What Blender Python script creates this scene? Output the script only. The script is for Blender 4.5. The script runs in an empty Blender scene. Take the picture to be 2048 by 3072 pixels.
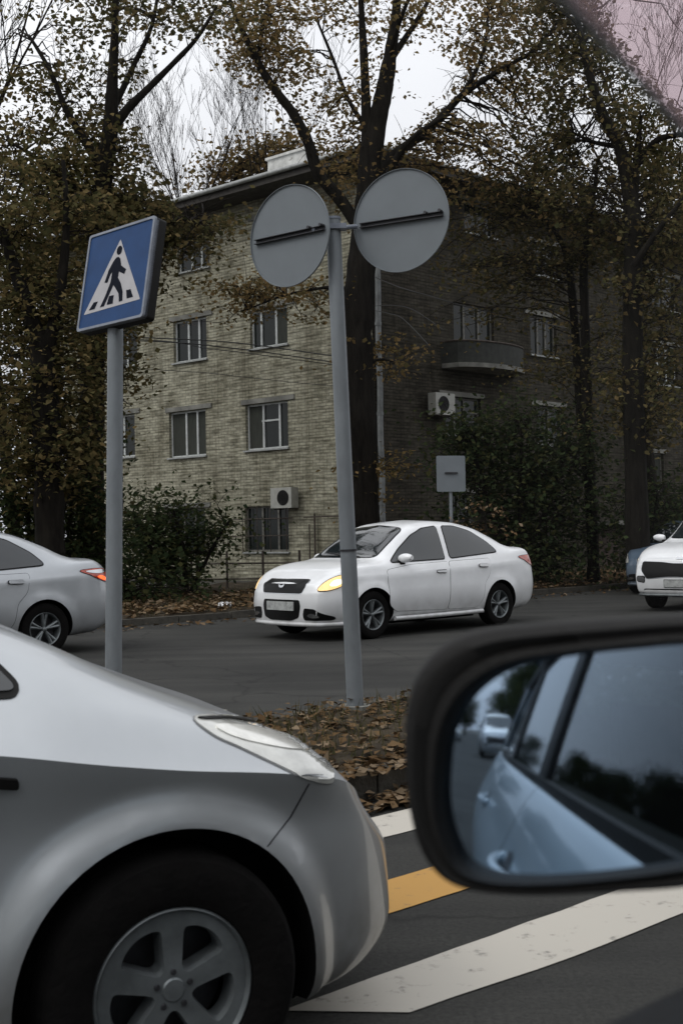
import bpy, bmesh, math, random
import numpy as np
from mathutils import Vector, Matrix
from mathutils.bvhtree import BVHTree
from mathutils.geometry import tessellate_polygon
R = math.radians
scene = bpy.context.scene
COL = scene.collection

# ------------------------------------------------------------------ camera
CAM_H = 1.34
FPX = 3500.0
PITCH, ROLL = R(1.05), R(1.1)
_f = Vector((0, math.cos(PITCH), math.sin(PITCH)))
_u0 = Vector((0, -math.sin(PITCH), math.cos(PITCH)))
_r0 = Vector((1, 0, 0))
_u = _u0*math.cos(ROLL) + _r0*math.sin(ROLL)
_r = _r0*math.cos(ROLL) - _u0*math.sin(ROLL)
camd = bpy.data.cameras.new('camera')
cam = bpy.data.objects.new('camera', camd); COL.objects.link(cam)
cam.matrix_world = Matrix(((_r.x, _u.x, -_f.x, 0), (_r.y, _u.y, -_f.y, 0), (_r.z, _u.z, -_f.z, CAM_H), (0, 0, 0, 1)))
camd.sensor_fit = 'VERTICAL'; camd.sensor_height = 36; camd.sensor_width = 24
camd.lens = FPX/3072*36
camd.clip_start = 0.03; camd.clip_end = 2000
camd.dof.use_dof = True; camd.dof.focus_distance = 15.5; camd.dof.aperture_fstop = 8.5
scene.camera = cam
scene.render.resolution_x = 682; scene.render.resolution_y = 1024

# ------------------------------------------------------------------ sky, sun, exposure
SUN_EL, SUN_AZ = 48, 235          # degrees; the weak bright side of an overcast sky, behind and left of the camera
world = bpy.data.worlds.new('World'); scene.world = world; world.use_nodes = True
nt = world.node_tree; nt.nodes.clear()
wo = nt.nodes.new('ShaderNodeOutputWorld'); bg = nt.nodes.new('ShaderNodeBackground')
sky = nt.nodes.new('ShaderNodeTexSky'); sky.sky_type = 'NISHITA'; sky.sun_disc = False
sky.sun_elevation = R(SUN_EL); sky.sun_rotation = R(SUN_AZ); sky.dust_density = 4; sky.air_density = 1.2
hs = nt.nodes.new('ShaderNodeHueSaturation'); hs.inputs['Saturation'].default_value = 0.25; hs.inputs['Value'].default_value = 0.55
tcw = nt.nodes.new('ShaderNodeTexCoord'); nzw = nt.nodes.new('ShaderNodeTexNoise')
nzw.inputs['Scale'].default_value = 2.2; nzw.inputs['Detail'].default_value = 4
rw = nt.nodes.new('ShaderNodeValToRGB')
rw.color_ramp.elements[0].position = .3; rw.color_ramp.elements[0].color = (5.7, 5.8, 6.25, 1)
rw.color_ramp.elements[1].position = .75; rw.color_ramp.elements[1].color = (7.4, 7.4, 7.65, 1)
mxw = nt.nodes.new('ShaderNodeMixRGB'); mxw.inputs[0].default_value = .85
nt.links.new(tcw.outputs['Generated'], nzw.inputs['Vector']); nt.links.new(nzw.outputs['Fac'], rw.inputs[0])
nt.links.new(sky.outputs[0], hs.inputs['Color']); nt.links.new(hs.outputs[0], mxw.inputs[1]); nt.links.new(rw.outputs[0], mxw.inputs[2])
sxyz = nt.nodes.new('ShaderNodeSeparateXYZ'); nt.links.new(tcw.outputs['Generated'], sxyz.inputs[0])
mrw = nt.nodes.new('ShaderNodeMapRange'); mrw.inputs['From Min'].default_value = .0; mrw.inputs['From Max'].default_value = 1; mrw.inputs['To Min'].default_value = .86; mrw.inputs['To Max'].default_value = 1.75
nt.links.new(sxyz.outputs['Z'], mrw.inputs['Value']); mvw = nt.nodes.new('ShaderNodeMixRGB'); mvw.blend_type = 'MULTIPLY'; mvw.inputs[0].default_value = 1
nt.links.new(mxw.outputs[0], mvw.inputs[1]); nt.links.new(mrw.outputs[0], mvw.inputs[2]); nt.links.new(mvw.outputs[0], bg.inputs[0]); bg.inputs[1].default_value = 0.10
nt.links.new(bg.outputs[0], wo.inputs[0])
sd = bpy.data.lights.new('sun', 'SUN'); sd.energy = 0.5; sd.angle = R(25); sd.color = (1, .97, .92)
sun = bpy.data.objects.new('sun', sd); COL.objects.link(sun)
_a = R(SUN_AZ); _d = Vector((math.sin(_a)*math.cos(R(SUN_EL)), math.cos(_a)*math.cos(R(SUN_EL)), math.sin(R(SUN_EL))))
sun.rotation_euler = _d.to_track_quat('Z', 'Y').to_euler(); sun.location = _d*50
scene.view_settings.view_transform = 'Standard'; scene.view_settings.look = 'None'
scene.view_settings.exposure = 0.55; scene.view_settings.gamma = 1

# ------------------------------------------------------------------ helpers
CAMP = Vector((0, 0, CAM_H))
def ray(px, py):
    return (_f + _r*((px-1024)/FPX) + _u*((1536-py)/FPX))
def at(px, py, Y):                # point seen at pixel (2048x3072) at world depth Y
    d = ray(px, py); return CAMP + d*(Y/d.y)
def on_plane(px, py, o, n):
    d = ray(px, py); t = (o-CAMP).dot(n)/d.dot(n); return CAMP + d*t
AL = R(41.0)
RD = Vector((math.cos(AL), math.sin(AL), 0)); RP = Vector((-math.sin(AL), math.cos(AL), 0))
def rp(s, t, z=0): return RD*s + RP*t + Vector((0, 0, z))

def setp(o, label=None, cat=None, group=None, kind=None):
    if label: o['label'] = label
    if cat: o['category'] = cat
    if group: o['group'] = group
    if kind: o['kind'] = kind
    return o
def empty(name, loc, label, cat, rz=0, group=None):
    o = bpy.data.objects.new(name, None); COL.objects.link(o)
    o.location = loc; o.rotation_euler = (0, 0, rz); o.empty_display_size = .3
    return setp(o, label, cat, group)
def rootmat(p):
    m = Matrix.Identity(4)
    while p is not None:
        m = p.matrix_parent_inverse @ Matrix.Translation(p.location) @ p.rotation_euler.to_matrix().to_4x4() @ m
        p = p.parent
    return m

class MB:
    def __init__(s): s.v = []; s.f = []; s.m = []; s.uv = {}
    def quad(s, a, b, c, d, m=0, uv=None):
        n = len(s.v); s.v += [tuple(a), tuple(b), tuple(c), tuple(d)]; s.f.append((n, n+1, n+2, n+3)); s.m.append(m)
        if uv: s.uv[len(s.f)-1] = uv
    def poly(s, pts, m=0):
        n = len(s.v); s.v += [tuple(p) for p in pts]; s.f.append(tuple(range(n, n+len(pts)))); s.m.append(m)
    def add(s, vs, fs, m=0):
        n = len(s.v); s.v += [tuple(p) for p in vs]
        for f in fs: s.f.append(tuple(i+n for i in f)); s.m.append(m)
    def box(s, o, ax, ay, az, m=0):   # o corner, three edge vectors
        o = Vector(o); ax = Vector(ax); ay = Vector(ay); az = Vector(az)
        p = [o, o+ax, o+ax+ay, o+ay, o+az, o+ax+az, o+ax+ay+az, o+ay+az]
        s.add(p, [(0, 3, 2, 1), (4, 5, 6, 7), (0, 1, 5, 4), (1, 2, 6, 5), (2, 3, 7, 6), (3, 0, 4, 7)], m)
    def cbox(s, c, x, y, z, m=0):
        s.box(Vector(c)-Vector((x, y, z))/2, (x, 0, 0), (0, y, 0), (0, 0, z), m)
    def tube(s, pts, rad, k=8, m=0, caps=True):
        pts = [Vector(p) for p in pts]
        if not hasattr(rad, '__len__'): rad = [rad]*len(pts)
        base = len(s.v); prev = None
        for i, p in enumerate(pts):
            d = (pts[min(i+1, len(pts)-1)] - pts[max(i-1, 0)])
            d = d.normalized() if d.length > 1e-9 else Vector((0, 0, 1))
            if prev is None:
                a = d.cross(Vector((0, 0, 1)))
                if a.length < .1: a = d.cross(Vector((1, 0, 0)))
            else: a = prev - d*prev.dot(d)
            a.normalize(); prev = a; b = d.cross(a)
            for j in range(k):
                t = 2*math.pi*j/k; s.v.append(tuple(p + (a*math.cos(t) + b*math.sin(t))*rad[i]))
        for i in range(len(pts)-1):
            for j in range(k):
                q = base+i*k; s.f.append((q+j, q+(j+1) % k, q+k+(j+1) % k, q+k+j)); s.m.append(m)
        if caps:
            s.f.append(tuple(base+j for j in range(k))[::-1]); s.m.append(m)
            q = base+(len(pts)-1)*k; s.f.append(tuple(q+j for j in range(k))); s.m.append(m)
    def lathe(s, prof, k=32, m=0, M=None):  # prof (r, y) about the local Y axis
        base = len(s.v); M = M or Matrix.Identity(4)
        for r, y in prof:
            for j in range(k):
                t = 2*math.pi*j/k; s.v.append(tuple(M @ Vector((r*math.cos(t), y, r*math.sin(t)))))
        for i in range(len(prof)-1):
            for j in range(k):
                q = base+i*k; s.f.append((q+j, q+k+j, q+k+(j+1) % k, q+(j+1) % k)); s.m.append(m)
    def prism(s, pts, d, m=0):        # polygon (3-D points) pushed along d
        pts = [Vector(p) for p in pts]; d = Vector(d); n = len(pts); b = len(s.v)
        s.v += [tuple(p) for p in pts] + [tuple(p+d) for p in pts]
        tri = tessellate_polygon([pts])
        for t in tri: s.f.append(tuple(b+i for i in t)); s.m.append(m); s.f.append(tuple(b+n+i for i in t)[::-1]); s.m.append(m)
        for i in range(n): s.f.append((b+i, b+(i+1) % n, b+n+(i+1) % n, b+n+i)); s.m.append(m)
    def build(s, name, mats, parent=None, smooth=None, local=False, fixn=True):
        me = bpy.data.meshes.new(name); me.from_pydata(s.v, [], s.f)
        if not isinstance(mats, (list, tuple)): mats = [mats]
        for m in mats: me.materials.append(m)
        if len(mats) > 1: me.polygons.foreach_set('material_index', s.m)
        if s.uv:
            uvl = me.uv_layers.new(name='UVMap')
            for fi, u in s.uv.items():
                for li, c in zip(me.polygons[fi].loop_indices, u): uvl.data[li].uv = c
        return fin(me, name, parent, smooth, local, fixn)
def fin(me, name, parent=None, smooth=None, local=False, fixn=True):
    if fixn:
        bm = bmesh.new(); bm.from_mesh(me); bmesh.ops.recalc_face_normals(bm, faces=bm.faces); bm.to_mesh(me); bm.free()
    if smooth is not None:
        me.polygons.foreach_set('use_smooth', [True]*len(me.polygons)); me.set_sharp_from_angle(angle=R(smooth))
    o = bpy.data.objects.new(name, me); COL.objects.link(o)
    if parent is not None:
        o.parent = parent
        if not local: o.matrix_parent_inverse = rootmat(parent).inverted()
    return o
def rnd(poly, r, n=5):               # fillet the corners of a 2-D polygon
    out = []; N = len(poly)
    for i in range(N):
        a = Vector(poly[i-1]); b = Vector(poly[i]); c = Vector(poly[(i+1) % N])
        da = (a-b); dc = (c-b); ra = min(r, da.length*.49); rc = min(r, dc.length*.49)
        p = b+da.normalized()*ra; q = b+dc.normalized()*rc
        for k in range(n+1):
            t = k/n; out.append(tuple(p*(1-t)**2 + b*2*t*(1-t) + q*t*t))
    return out
def spl(pts, n=6, closed=True):      # Catmull-Rom through points
    P = [Vector(p) for p in pts]; N = len(P); out = []
    for i in range(N if closed else N-1):
        g = (lambda j: P[j % N]) if closed else (lambda j: P[max(0, min(N-1, j))])
        a, b, c, d = g(i-1), g(i), g(i+1), g(i+2)
        for k in range(n):
            t = k/n; out.append(.5*((2*b)+(c-a)*t+(2*a-5*b+4*c-d)*t*t+(3*b-a-3*c+d)*t**3))
    if not closed: out.append(P[-1])
    return [tuple(p) for p in out]
def pchip(xs, ys, x):
    xs = np.array(xs, float); ys = np.array(ys, float); x = np.clip(np.asarray(x, float), xs[0], xs[-1])
    h = np.diff(xs); dl = np.diff(ys)/h; d = np.zeros(len(xs))
    for i in range(1, len(xs)-1):
        if dl[i-1]*dl[i] > 0:
            w1 = 2*h[i]+h[i-1]; w2 = h[i]+2*h[i-1]; d[i] = (w1+w2)/(w1/dl[i-1]+w2/dl[i])
    d[0] = dl[0]; d[-1] = dl[-1]
    i = np.clip(np.searchsorted(xs, x)-1, 0, len(xs)-2); t = (x-xs[i])/h[i]
    return ((2*t**3-3*t**2+1)*ys[i]+(t**3-2*t**2+t)*h[i]*d[i]+(-2*t**3+3*t**2)*ys[i+1]+(t**3-t**2)*h[i]*d[i+1])
def curve(tab, x):
    tab = sorted(tab); return pchip([a for a, b in tab], [b for a, b in tab], x)

# ------------------------------------------------------------------ materials
def mat(name, col, rough=.6, metal=0, var=0, vscale=5, bump=0, bscale=40, col2=None, emit=None, estr=0, coat=0, spec=None, stretch=None, detail=5, rvar=0, uv=False):
    m = bpy.data.materials.new(name); m.use_nodes = True; n = m.node_tree.nodes; l = m.node_tree.links
    b = n['Principled BSDF']; b.inputs['Base Color'].default_value = (*col, 1); b.inputs['Roughness'].default_value = rough
    b.inputs['Metallic'].default_value = metal; b.inputs['Coat Weight'].default_value = coat; b.inputs['Coat Roughness'].default_value = .05
    if spec is not None: b.inputs['Specular IOR Level'].default_value = spec
    if emit: b.inputs['Emission Color'].default_value = (*emit, 1); b.inputs['Emission Strength'].default_value = estr
    if var or bump or col2 or rvar:
        tc = n.new('ShaderNodeTexCoord'); src = tc.outputs['UV' if uv else 'Object']
        if stretch:
            mp = n.new('ShaderNodeMapping'); mp.inputs['Scale'].default_value = stretch; l.new(src, mp.inputs[0]); src = mp.outputs[0]
        nz = n.new('ShaderNodeTexNoise'); nz.inputs['Scale'].default_value = vscale; nz.inputs['Detail'].default_value = detail; nz.inputs['Roughness'].default_value = .65
        l.new(src, nz.inputs['Vector'])
        if var or col2:
            rp_ = n.new('ShaderNodeValToRGB'); c2 = col2 or tuple(c*(1-var) for c in col); c1 = col if col2 else tuple(min(1, c*(1+var)) for c in col)
            rp_.color_ramp.elements[0].position = .35; rp_.color_ramp.elements[1].position = .68
            rp_.color_ramp.elements[0].color = (*c2, 1); rp_.color_ramp.elements[1].color = (*c1, 1)
            l.new(nz.outputs['Fac'], rp_.inputs[0]); l.new(rp_.outputs[0], b.inputs['Base Color'])
        if rvar:
            mr = n.new('ShaderNodeMapRange'); mr.inputs['To Min'].default_value = max(0, rough-rvar); mr.inputs['To Max'].default_value = min(1, rough+rvar)
            l.new(nz.outputs['Fac'], mr.inputs['Value']); l.new(mr.outputs[0], b.inputs['Roughness'])
        if bump:
            nb = n.new('ShaderNodeTexNoise'); nb.inputs['Scale'].default_value = bscale; nb.inputs['Detail'].default_value = 4; l.new(src, nb.inputs['Vector'])
            bp = n.new('ShaderNodeBump'); bp.inputs['Strength'].default_value = bump; bp.inputs['Distance'].default_value = .02
            l.new(nb.outputs['Fac'], bp.inputs['Height']); l.new(bp.outputs[0], b.inputs['Normal'])
    return m
def leafmat(name, cols, trans=.35, rough=.7):
    m = bpy.data.materials.new(name); m.use_nodes = True; n = m.node_tree.nodes; l = m.node_tree.links
    n.remove(n['Principled BSDF']); out = n['Material Output']
    g = n.new('ShaderNodeNewGeometry'); rp_ = n.new('ShaderNodeValToRGB'); rp_.color_ramp.interpolation = 'LINEAR'
    el = rp_.color_ramp.elements
    while len(el) < len(cols): el.new(.5)
    for i, c in enumerate(cols): el[i].position = i/(len(cols)-1); el[i].color = (*c, 1)
    l.new(g.outputs['Random Per Island'], rp_.inputs[0])
    d = n.new('ShaderNodeBsdfDiffuse'); t = n.new('ShaderNodeBsdfTranslucent'); mx = n.new('ShaderNodeMixShader'); mx.inputs[0].default_value = trans
    l.new(rp_.outputs[0], d.inputs[0]); l.new(rp_.outputs[0], t.inputs[0]); l.new(d.outputs[0], mx.inputs[1]); l.new(t.outputs[0], mx.inputs[2]); l.new(mx.outputs[0], out.inputs[0])
    return m
def paint(name, col, metal=0.0, rough=.35, dirt=.9):
    m = mat(name, col, rough, metal, var=.05, vscale=3.5, coat=.7, rvar=.08)
    n = m.node_tree.nodes; l = m.node_tree.links; b = n['Principled BSDF']     # road dust on the low panels; on pearl also painted low shade
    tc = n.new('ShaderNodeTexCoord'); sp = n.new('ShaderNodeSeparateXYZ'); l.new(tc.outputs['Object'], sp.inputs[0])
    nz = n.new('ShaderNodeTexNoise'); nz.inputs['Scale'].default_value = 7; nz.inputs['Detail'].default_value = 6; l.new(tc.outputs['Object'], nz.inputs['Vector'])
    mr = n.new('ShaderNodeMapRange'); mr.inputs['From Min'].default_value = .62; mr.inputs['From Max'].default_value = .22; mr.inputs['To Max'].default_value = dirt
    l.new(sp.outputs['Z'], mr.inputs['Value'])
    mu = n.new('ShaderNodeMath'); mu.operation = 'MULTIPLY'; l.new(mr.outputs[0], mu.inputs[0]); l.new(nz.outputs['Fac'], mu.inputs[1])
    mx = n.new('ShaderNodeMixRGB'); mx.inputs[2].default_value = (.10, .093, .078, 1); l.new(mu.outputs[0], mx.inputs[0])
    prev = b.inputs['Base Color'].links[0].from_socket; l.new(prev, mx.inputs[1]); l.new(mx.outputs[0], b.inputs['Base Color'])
    return m
M = {}
M['white'] = paint('white_paint', (.78, .79, .80))
M['silver'] = paint('silver_paint', (.42, .44, .46), .35, .32)
M['pearl'] = paint('pearl_paint', (.45, .47, .485), .55, .40, 1.5)  # heavier low mix: dust plus the bumper's shade painted into the colour
M['own'] = paint('own_paint', (.33, .40, .45), .2, .35)
M['glass'] = mat('tinted_glass', (.012, .016, .018), .04, 0, spec=.7, coat=.3)
M['black'] = mat('black_plastic', (.007, .0065, .006), .6, bump=.15, bscale=300, rvar=.1, spec=.22)
M['blackgloss'] = mat('black_gloss', (.004, .004, .004), .4, rvar=.1, vscale=8, spec=.2)
M['rubber'] = mat('rubber', (.0045, .004, .0038), .95, var=.3, vscale=20, bump=.2, bscale=60, spec=.15)
M['liner'] = mat('arch_liner', (.005, .005, .005), .95, var=.3, spec=.1)
M['rim'] = mat('alloy', (.16, .175, .18), .4, .5, var=.25, vscale=9, rvar=.1)
M['chrome'] = mat('chrome', (.6, .61, .62), .15, 1, rvar=.05)
M['lampoff'] = mat('lamp_lens', (.62, .62, .58), .12, .2, var=.25, vscale=6, coat=1)
M['reflector'] = mat('lamp_reflector', (.85, .84, .78), .2, .3, var=.15, vscale=14, coat=1)
M['lampon'] = mat('lit_headlamp', (.60, .42, .20), .2, emit=(1, .64, .24), estr=.70, coat=1, var=.2, vscale=18)
M['bulb'] = mat('lamp_bulb', (.9, .8, .6), .3, emit=(1, .82, .50), estr=1.7)
M['navy'] = paint('navy_paint', (.10, .14, .19), .2, .3)
M['lampwhite'] = mat('lit_lamp_white', (.9, .9, .85), .2, emit=(1, .9, .7), estr=1.5, coat=1)
M['tail'] = mat('tail_lens', (.45, .05, .02), .15, var=.3, vscale=20, coat=1)
M['tailon'] = mat('tail_lit', (.9, .15, .02), .15, emit=(1, .13, .02), estr=.9, coat=1)
M['plate'] = mat('plate', (.35, .36, .35), .5, var=.35, vscale=16)
M['galv'] = mat('galvanised_steel', (.20, .22, .235), .55, .25, var=.13, vscale=7, bump=.12, bscale=120, rvar=.12, stretch=(1, 1, .35))
M['signback'] = mat('sign_back', (.165, .185, .20), .65, .1, var=.07, vscale=3, rvar=.1)
M['signframe'] = mat('sign_frame', (.20, .22, .26), .5, .2, var=.2, vscale=9)
M['blue'] = mat('sign_blue', (.012, .05, .15), .6, var=.12, vscale=7, spec=.25)
M['signwhite'] = mat('sign_white', (.42, .41, .42), .6, var=.07, vscale=9)
M['signblack'] = mat('sign_black', (.006, .008, .015), .8, var=.2, spec=.1)
M['steel_dark'] = mat('dark_steel', (.05, .05, .055), .5, .5, var=.3)
M['bark'] = mat('bark', (.011, .0095, .0075), .95, var=.5, vscale=3, bump=1, bscale=10, stretch=(3, 3, .6), spec=.12)
M['twig'] = mat('twig', (.016, .013, .011), .95, var=.4, spec=.1)
M['leafA'] = leafmat('brown_leaves', [(.06, .048, .02), (.18, .125, .055), (.28, .185, .085), (.11, .095, .04), (.21, .15, .065)], .45)
M['leafB'] = leafmat('olive_leaves', [(.04, .042, .02), (.095, .085, .036), (.18, .13, .06), (.06, .062, .028), (.13, .105, .05)])
M['leafC'] = leafmat('dark_green_leaves', [(.022, .034, .018), (.05, .068, .03), (.035, .045, .022), (.085, .085, .035)])
M['leafG'] = leafmat('fallen_leaves', [(.07, .042, .022), (.14, .092, .05), (.09, .055, .028), (.22, .165, .11), (.04, .028, .016)], .1)
M['wire'] = mat('cable', (.02, .02, .02), .6)
M['winframe'] = mat('window_paint', (.46, .48, .47), .5, var=.2, vscale=6)
M['wood_frame'] = mat('shade_toned_wood_frame', (.13, .125, .11), .7, var=.4, vscale=10)  # wood, its tone lowered to put the right wall's shade into the frames
M['winglass'] = mat('window_glass', (.010, .013, .012), .08, spec=.28)
M['curtain'] = mat('curtain', (.030, .033, .026), .9, var=.3, vscale=5, stretch=(6, 6, .5))
M['sill'] = mat('sill_metal', (.30, .31, .30), .5, .1, var=.25, vscale=8)
M['concrete'] = mat('concrete', (.17, .168, .15), .9, var=.35, vscale=2.5, bump=.4, bscale=30)
M['roofmetal'] = mat('roof_sheet', (.30, .31, .33), .45, .2, var=.25, vscale=2)
M['eave'] = mat('eave_board', (.045, .04, .035), .8, var=.4, vscale=4)
M['acwhite'] = mat('ac_casing', (.34, .34, .31), .5, var=.15, vscale=6)
M['seam'] = mat('grey_seal', (.22, .225, .23), .6, var=.1)
M['litter'] = mat('paper', (.75, .75, .76), .7, var=.1)
M['rust'] = mat('rusty_iron', (.07, .055, .045), .8, .3, var=.5, vscale=9)

def brickmat(name, c1, c2, mortar, dirt=.5, seed=0):
    m = bpy.data.materials.new(name); m.use_nodes = True; n = m.node_tree.nodes; l = m.node_tree.links; b = n['Principled BSDF']
    tc = n.new('ShaderNodeTexCoord'); br = n.new('ShaderNodeTexBrick'); l.new(tc.outputs['UV'], br.inputs['Vector'])
    br.inputs['Scale'].default_value = 1; br.inputs['Brick Width'].default_value = .26; br.inputs['Row Height'].default_value = .088
    br.inputs['Mortar Size'].default_value = .014; br.inputs['Mortar Smooth'].default_value = .3; br.inputs['Bias'].default_value = -.1
    br.inputs['Color1'].default_value = (*c1, 1); br.inputs['Color2'].default_value = (*c2, 1); br.inputs['Mortar'].default_value = (*mortar, 1)
    mp = n.new('ShaderNodeMapping'); mp.inputs['Scale'].default_value = (.9, .45, 1); mp.inputs['Location'].default_value = (seed, seed, 0); l.new(tc.outputs['UV'], mp.inputs[0])
    nz = n.new('ShaderNodeTexNoise'); nz.inputs['Scale'].default_value = 1.3; nz.inputs['Detail'].default_value = 8; nz.inputs['Roughness'].default_value = .7; l.new(mp.outputs[0], nz.inputs['Vector'])
    rr = n.new('ShaderNodeValToRGB'); rr.color_ramp.elements[0].position = .3; rr.color_ramp.elements[0].color = (1-dirt, 1-dirt*1.03, 1-dirt*1.1, 1); rr.color_ramp.elements[1].position = .62; rr.color_ramp.elements[1].color = (1, 1, 1, 1)
    l.new(nz.outputs['Fac'], rr.inputs[0])
    mp2 = n.new('ShaderNodeMapping'); mp2.inputs['Scale'].default_value = (1.4, 11.4, 1); l.new(tc.outputs['UV'], mp2.inputs[0])
    n2 = n.new('ShaderNodeTexNoise'); n2.inputs['Scale'].default_value = 1.0; n2.inputs['Detail'].default_value = 3; l.new(mp2.outputs[0], n2.inputs['Vector'])
    r2 = n.new('ShaderNodeValToRGB'); r2.color_ramp.elements[0].position = .38; r2.color_ramp.elements[0].color = (.42, .41, .38, 1); r2.color_ramp.elements[1].position = .52; r2.color_ramp.elements[1].color = (1.06, 1.06, 1.05, 1)
    l.new(n2.outputs['Fac'], r2.inputs[0])
    m1 = n.new('ShaderNodeMixRGB'); m1.blend_type = 'MULTIPLY'; m1.inputs[0].default_value = 1; l.new(br.outputs['Color'], m1.inputs[1]); l.new(rr.outputs[0], m1.inputs[2])
    m2 = n.new('ShaderNodeMixRGB'); m2.blend_type = 'MULTIPLY'; m2.inputs[0].default_value = .72; l.new(m1.outputs[0], m2.inputs[1]); l.new(r2.outputs[0], m2.inputs[2])
    mp3 = n.new('ShaderNodeMapping'); mp3.inputs['Scale'].default_value = (3.2, .22, 1); l.new(tc.outputs['UV'], mp3.inputs[0])
    n3 = n.new('ShaderNodeTexNoise'); n3.inputs['Scale'].default_value = 1.0; n3.inputs['Detail'].default_value = 6; n3.inputs['Roughness'].default_value = .6; l.new(mp3.outputs[0], n3.inputs['Vector'])
    r3 = n.new('ShaderNodeValToRGB'); r3.color_ramp.elements[0].position = .36; r3.color_ramp.elements[0].color = (.48, .46, .43, 1); r3.color_ramp.elements[1].position = .5; r3.color_ramp.elements[1].color = (1, 1, 1, 1); l.new(n3.outputs['Fac'], r3.inputs[0])
    m3 = n.new('ShaderNodeMixRGB'); m3.blend_type = 'MULTIPLY'; m3.inputs[0].default_value = .6; l.new(m2.outputs[0], m3.inputs[1]); l.new(r3.outputs[0], m3.inputs[2])
    n4 = n.new('ShaderNodeTexNoise'); n4.inputs['Scale'].default_value = 5.0; n4.inputs['Detail'].default_value = 5; n4.inputs['Roughness'].default_value = .8; l.new(tc.outputs['UV'], n4.inputs['Vector'])
    r4 = n.new('ShaderNodeValToRGB'); r4.color_ramp.elements[0].position = .35; r4.color_ramp.elements[0].color = (.62, .61, .6, 1); r4.color_ramp.elements[1].position = .62; r4.color_ramp.elements[1].color = (1.12, 1.11, 1.08, 1); l.new(n4.outputs['Fac'], r4.inputs[0])
    m4 = n.new('ShaderNodeMixRGB'); m4.blend_type = 'MULTIPLY'; m4.inputs[0].default_value = .8; l.new(m3.outputs[0], m4.inputs[1]); l.new(r4.outputs[0], m4.inputs[2]); m2 = m4
    l.new(m2.outputs[0], b.inputs['Base Color']); b.inputs['Roughness'].default_value = .92; b.inputs['Specular IOR Level'].default_value = .15
    bp = n.new('ShaderNodeBump'); bp.inputs['Strength'].default_value = .8; bp.inputs['Distance'].default_value = .02; l.new(m2.outputs[0], bp.inputs['Height']); l.new(bp.outputs[0], b.inputs['Normal'])
    return m
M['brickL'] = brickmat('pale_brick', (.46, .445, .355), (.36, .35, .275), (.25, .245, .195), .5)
M['brickR'] = brickmat('shade_darkened_brick', (.075, .068, .054), (.058, .053, .043), (.04, .037, .03), .45, 7)  # same block's brick, darkened in colour to stand for tree shade

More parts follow.
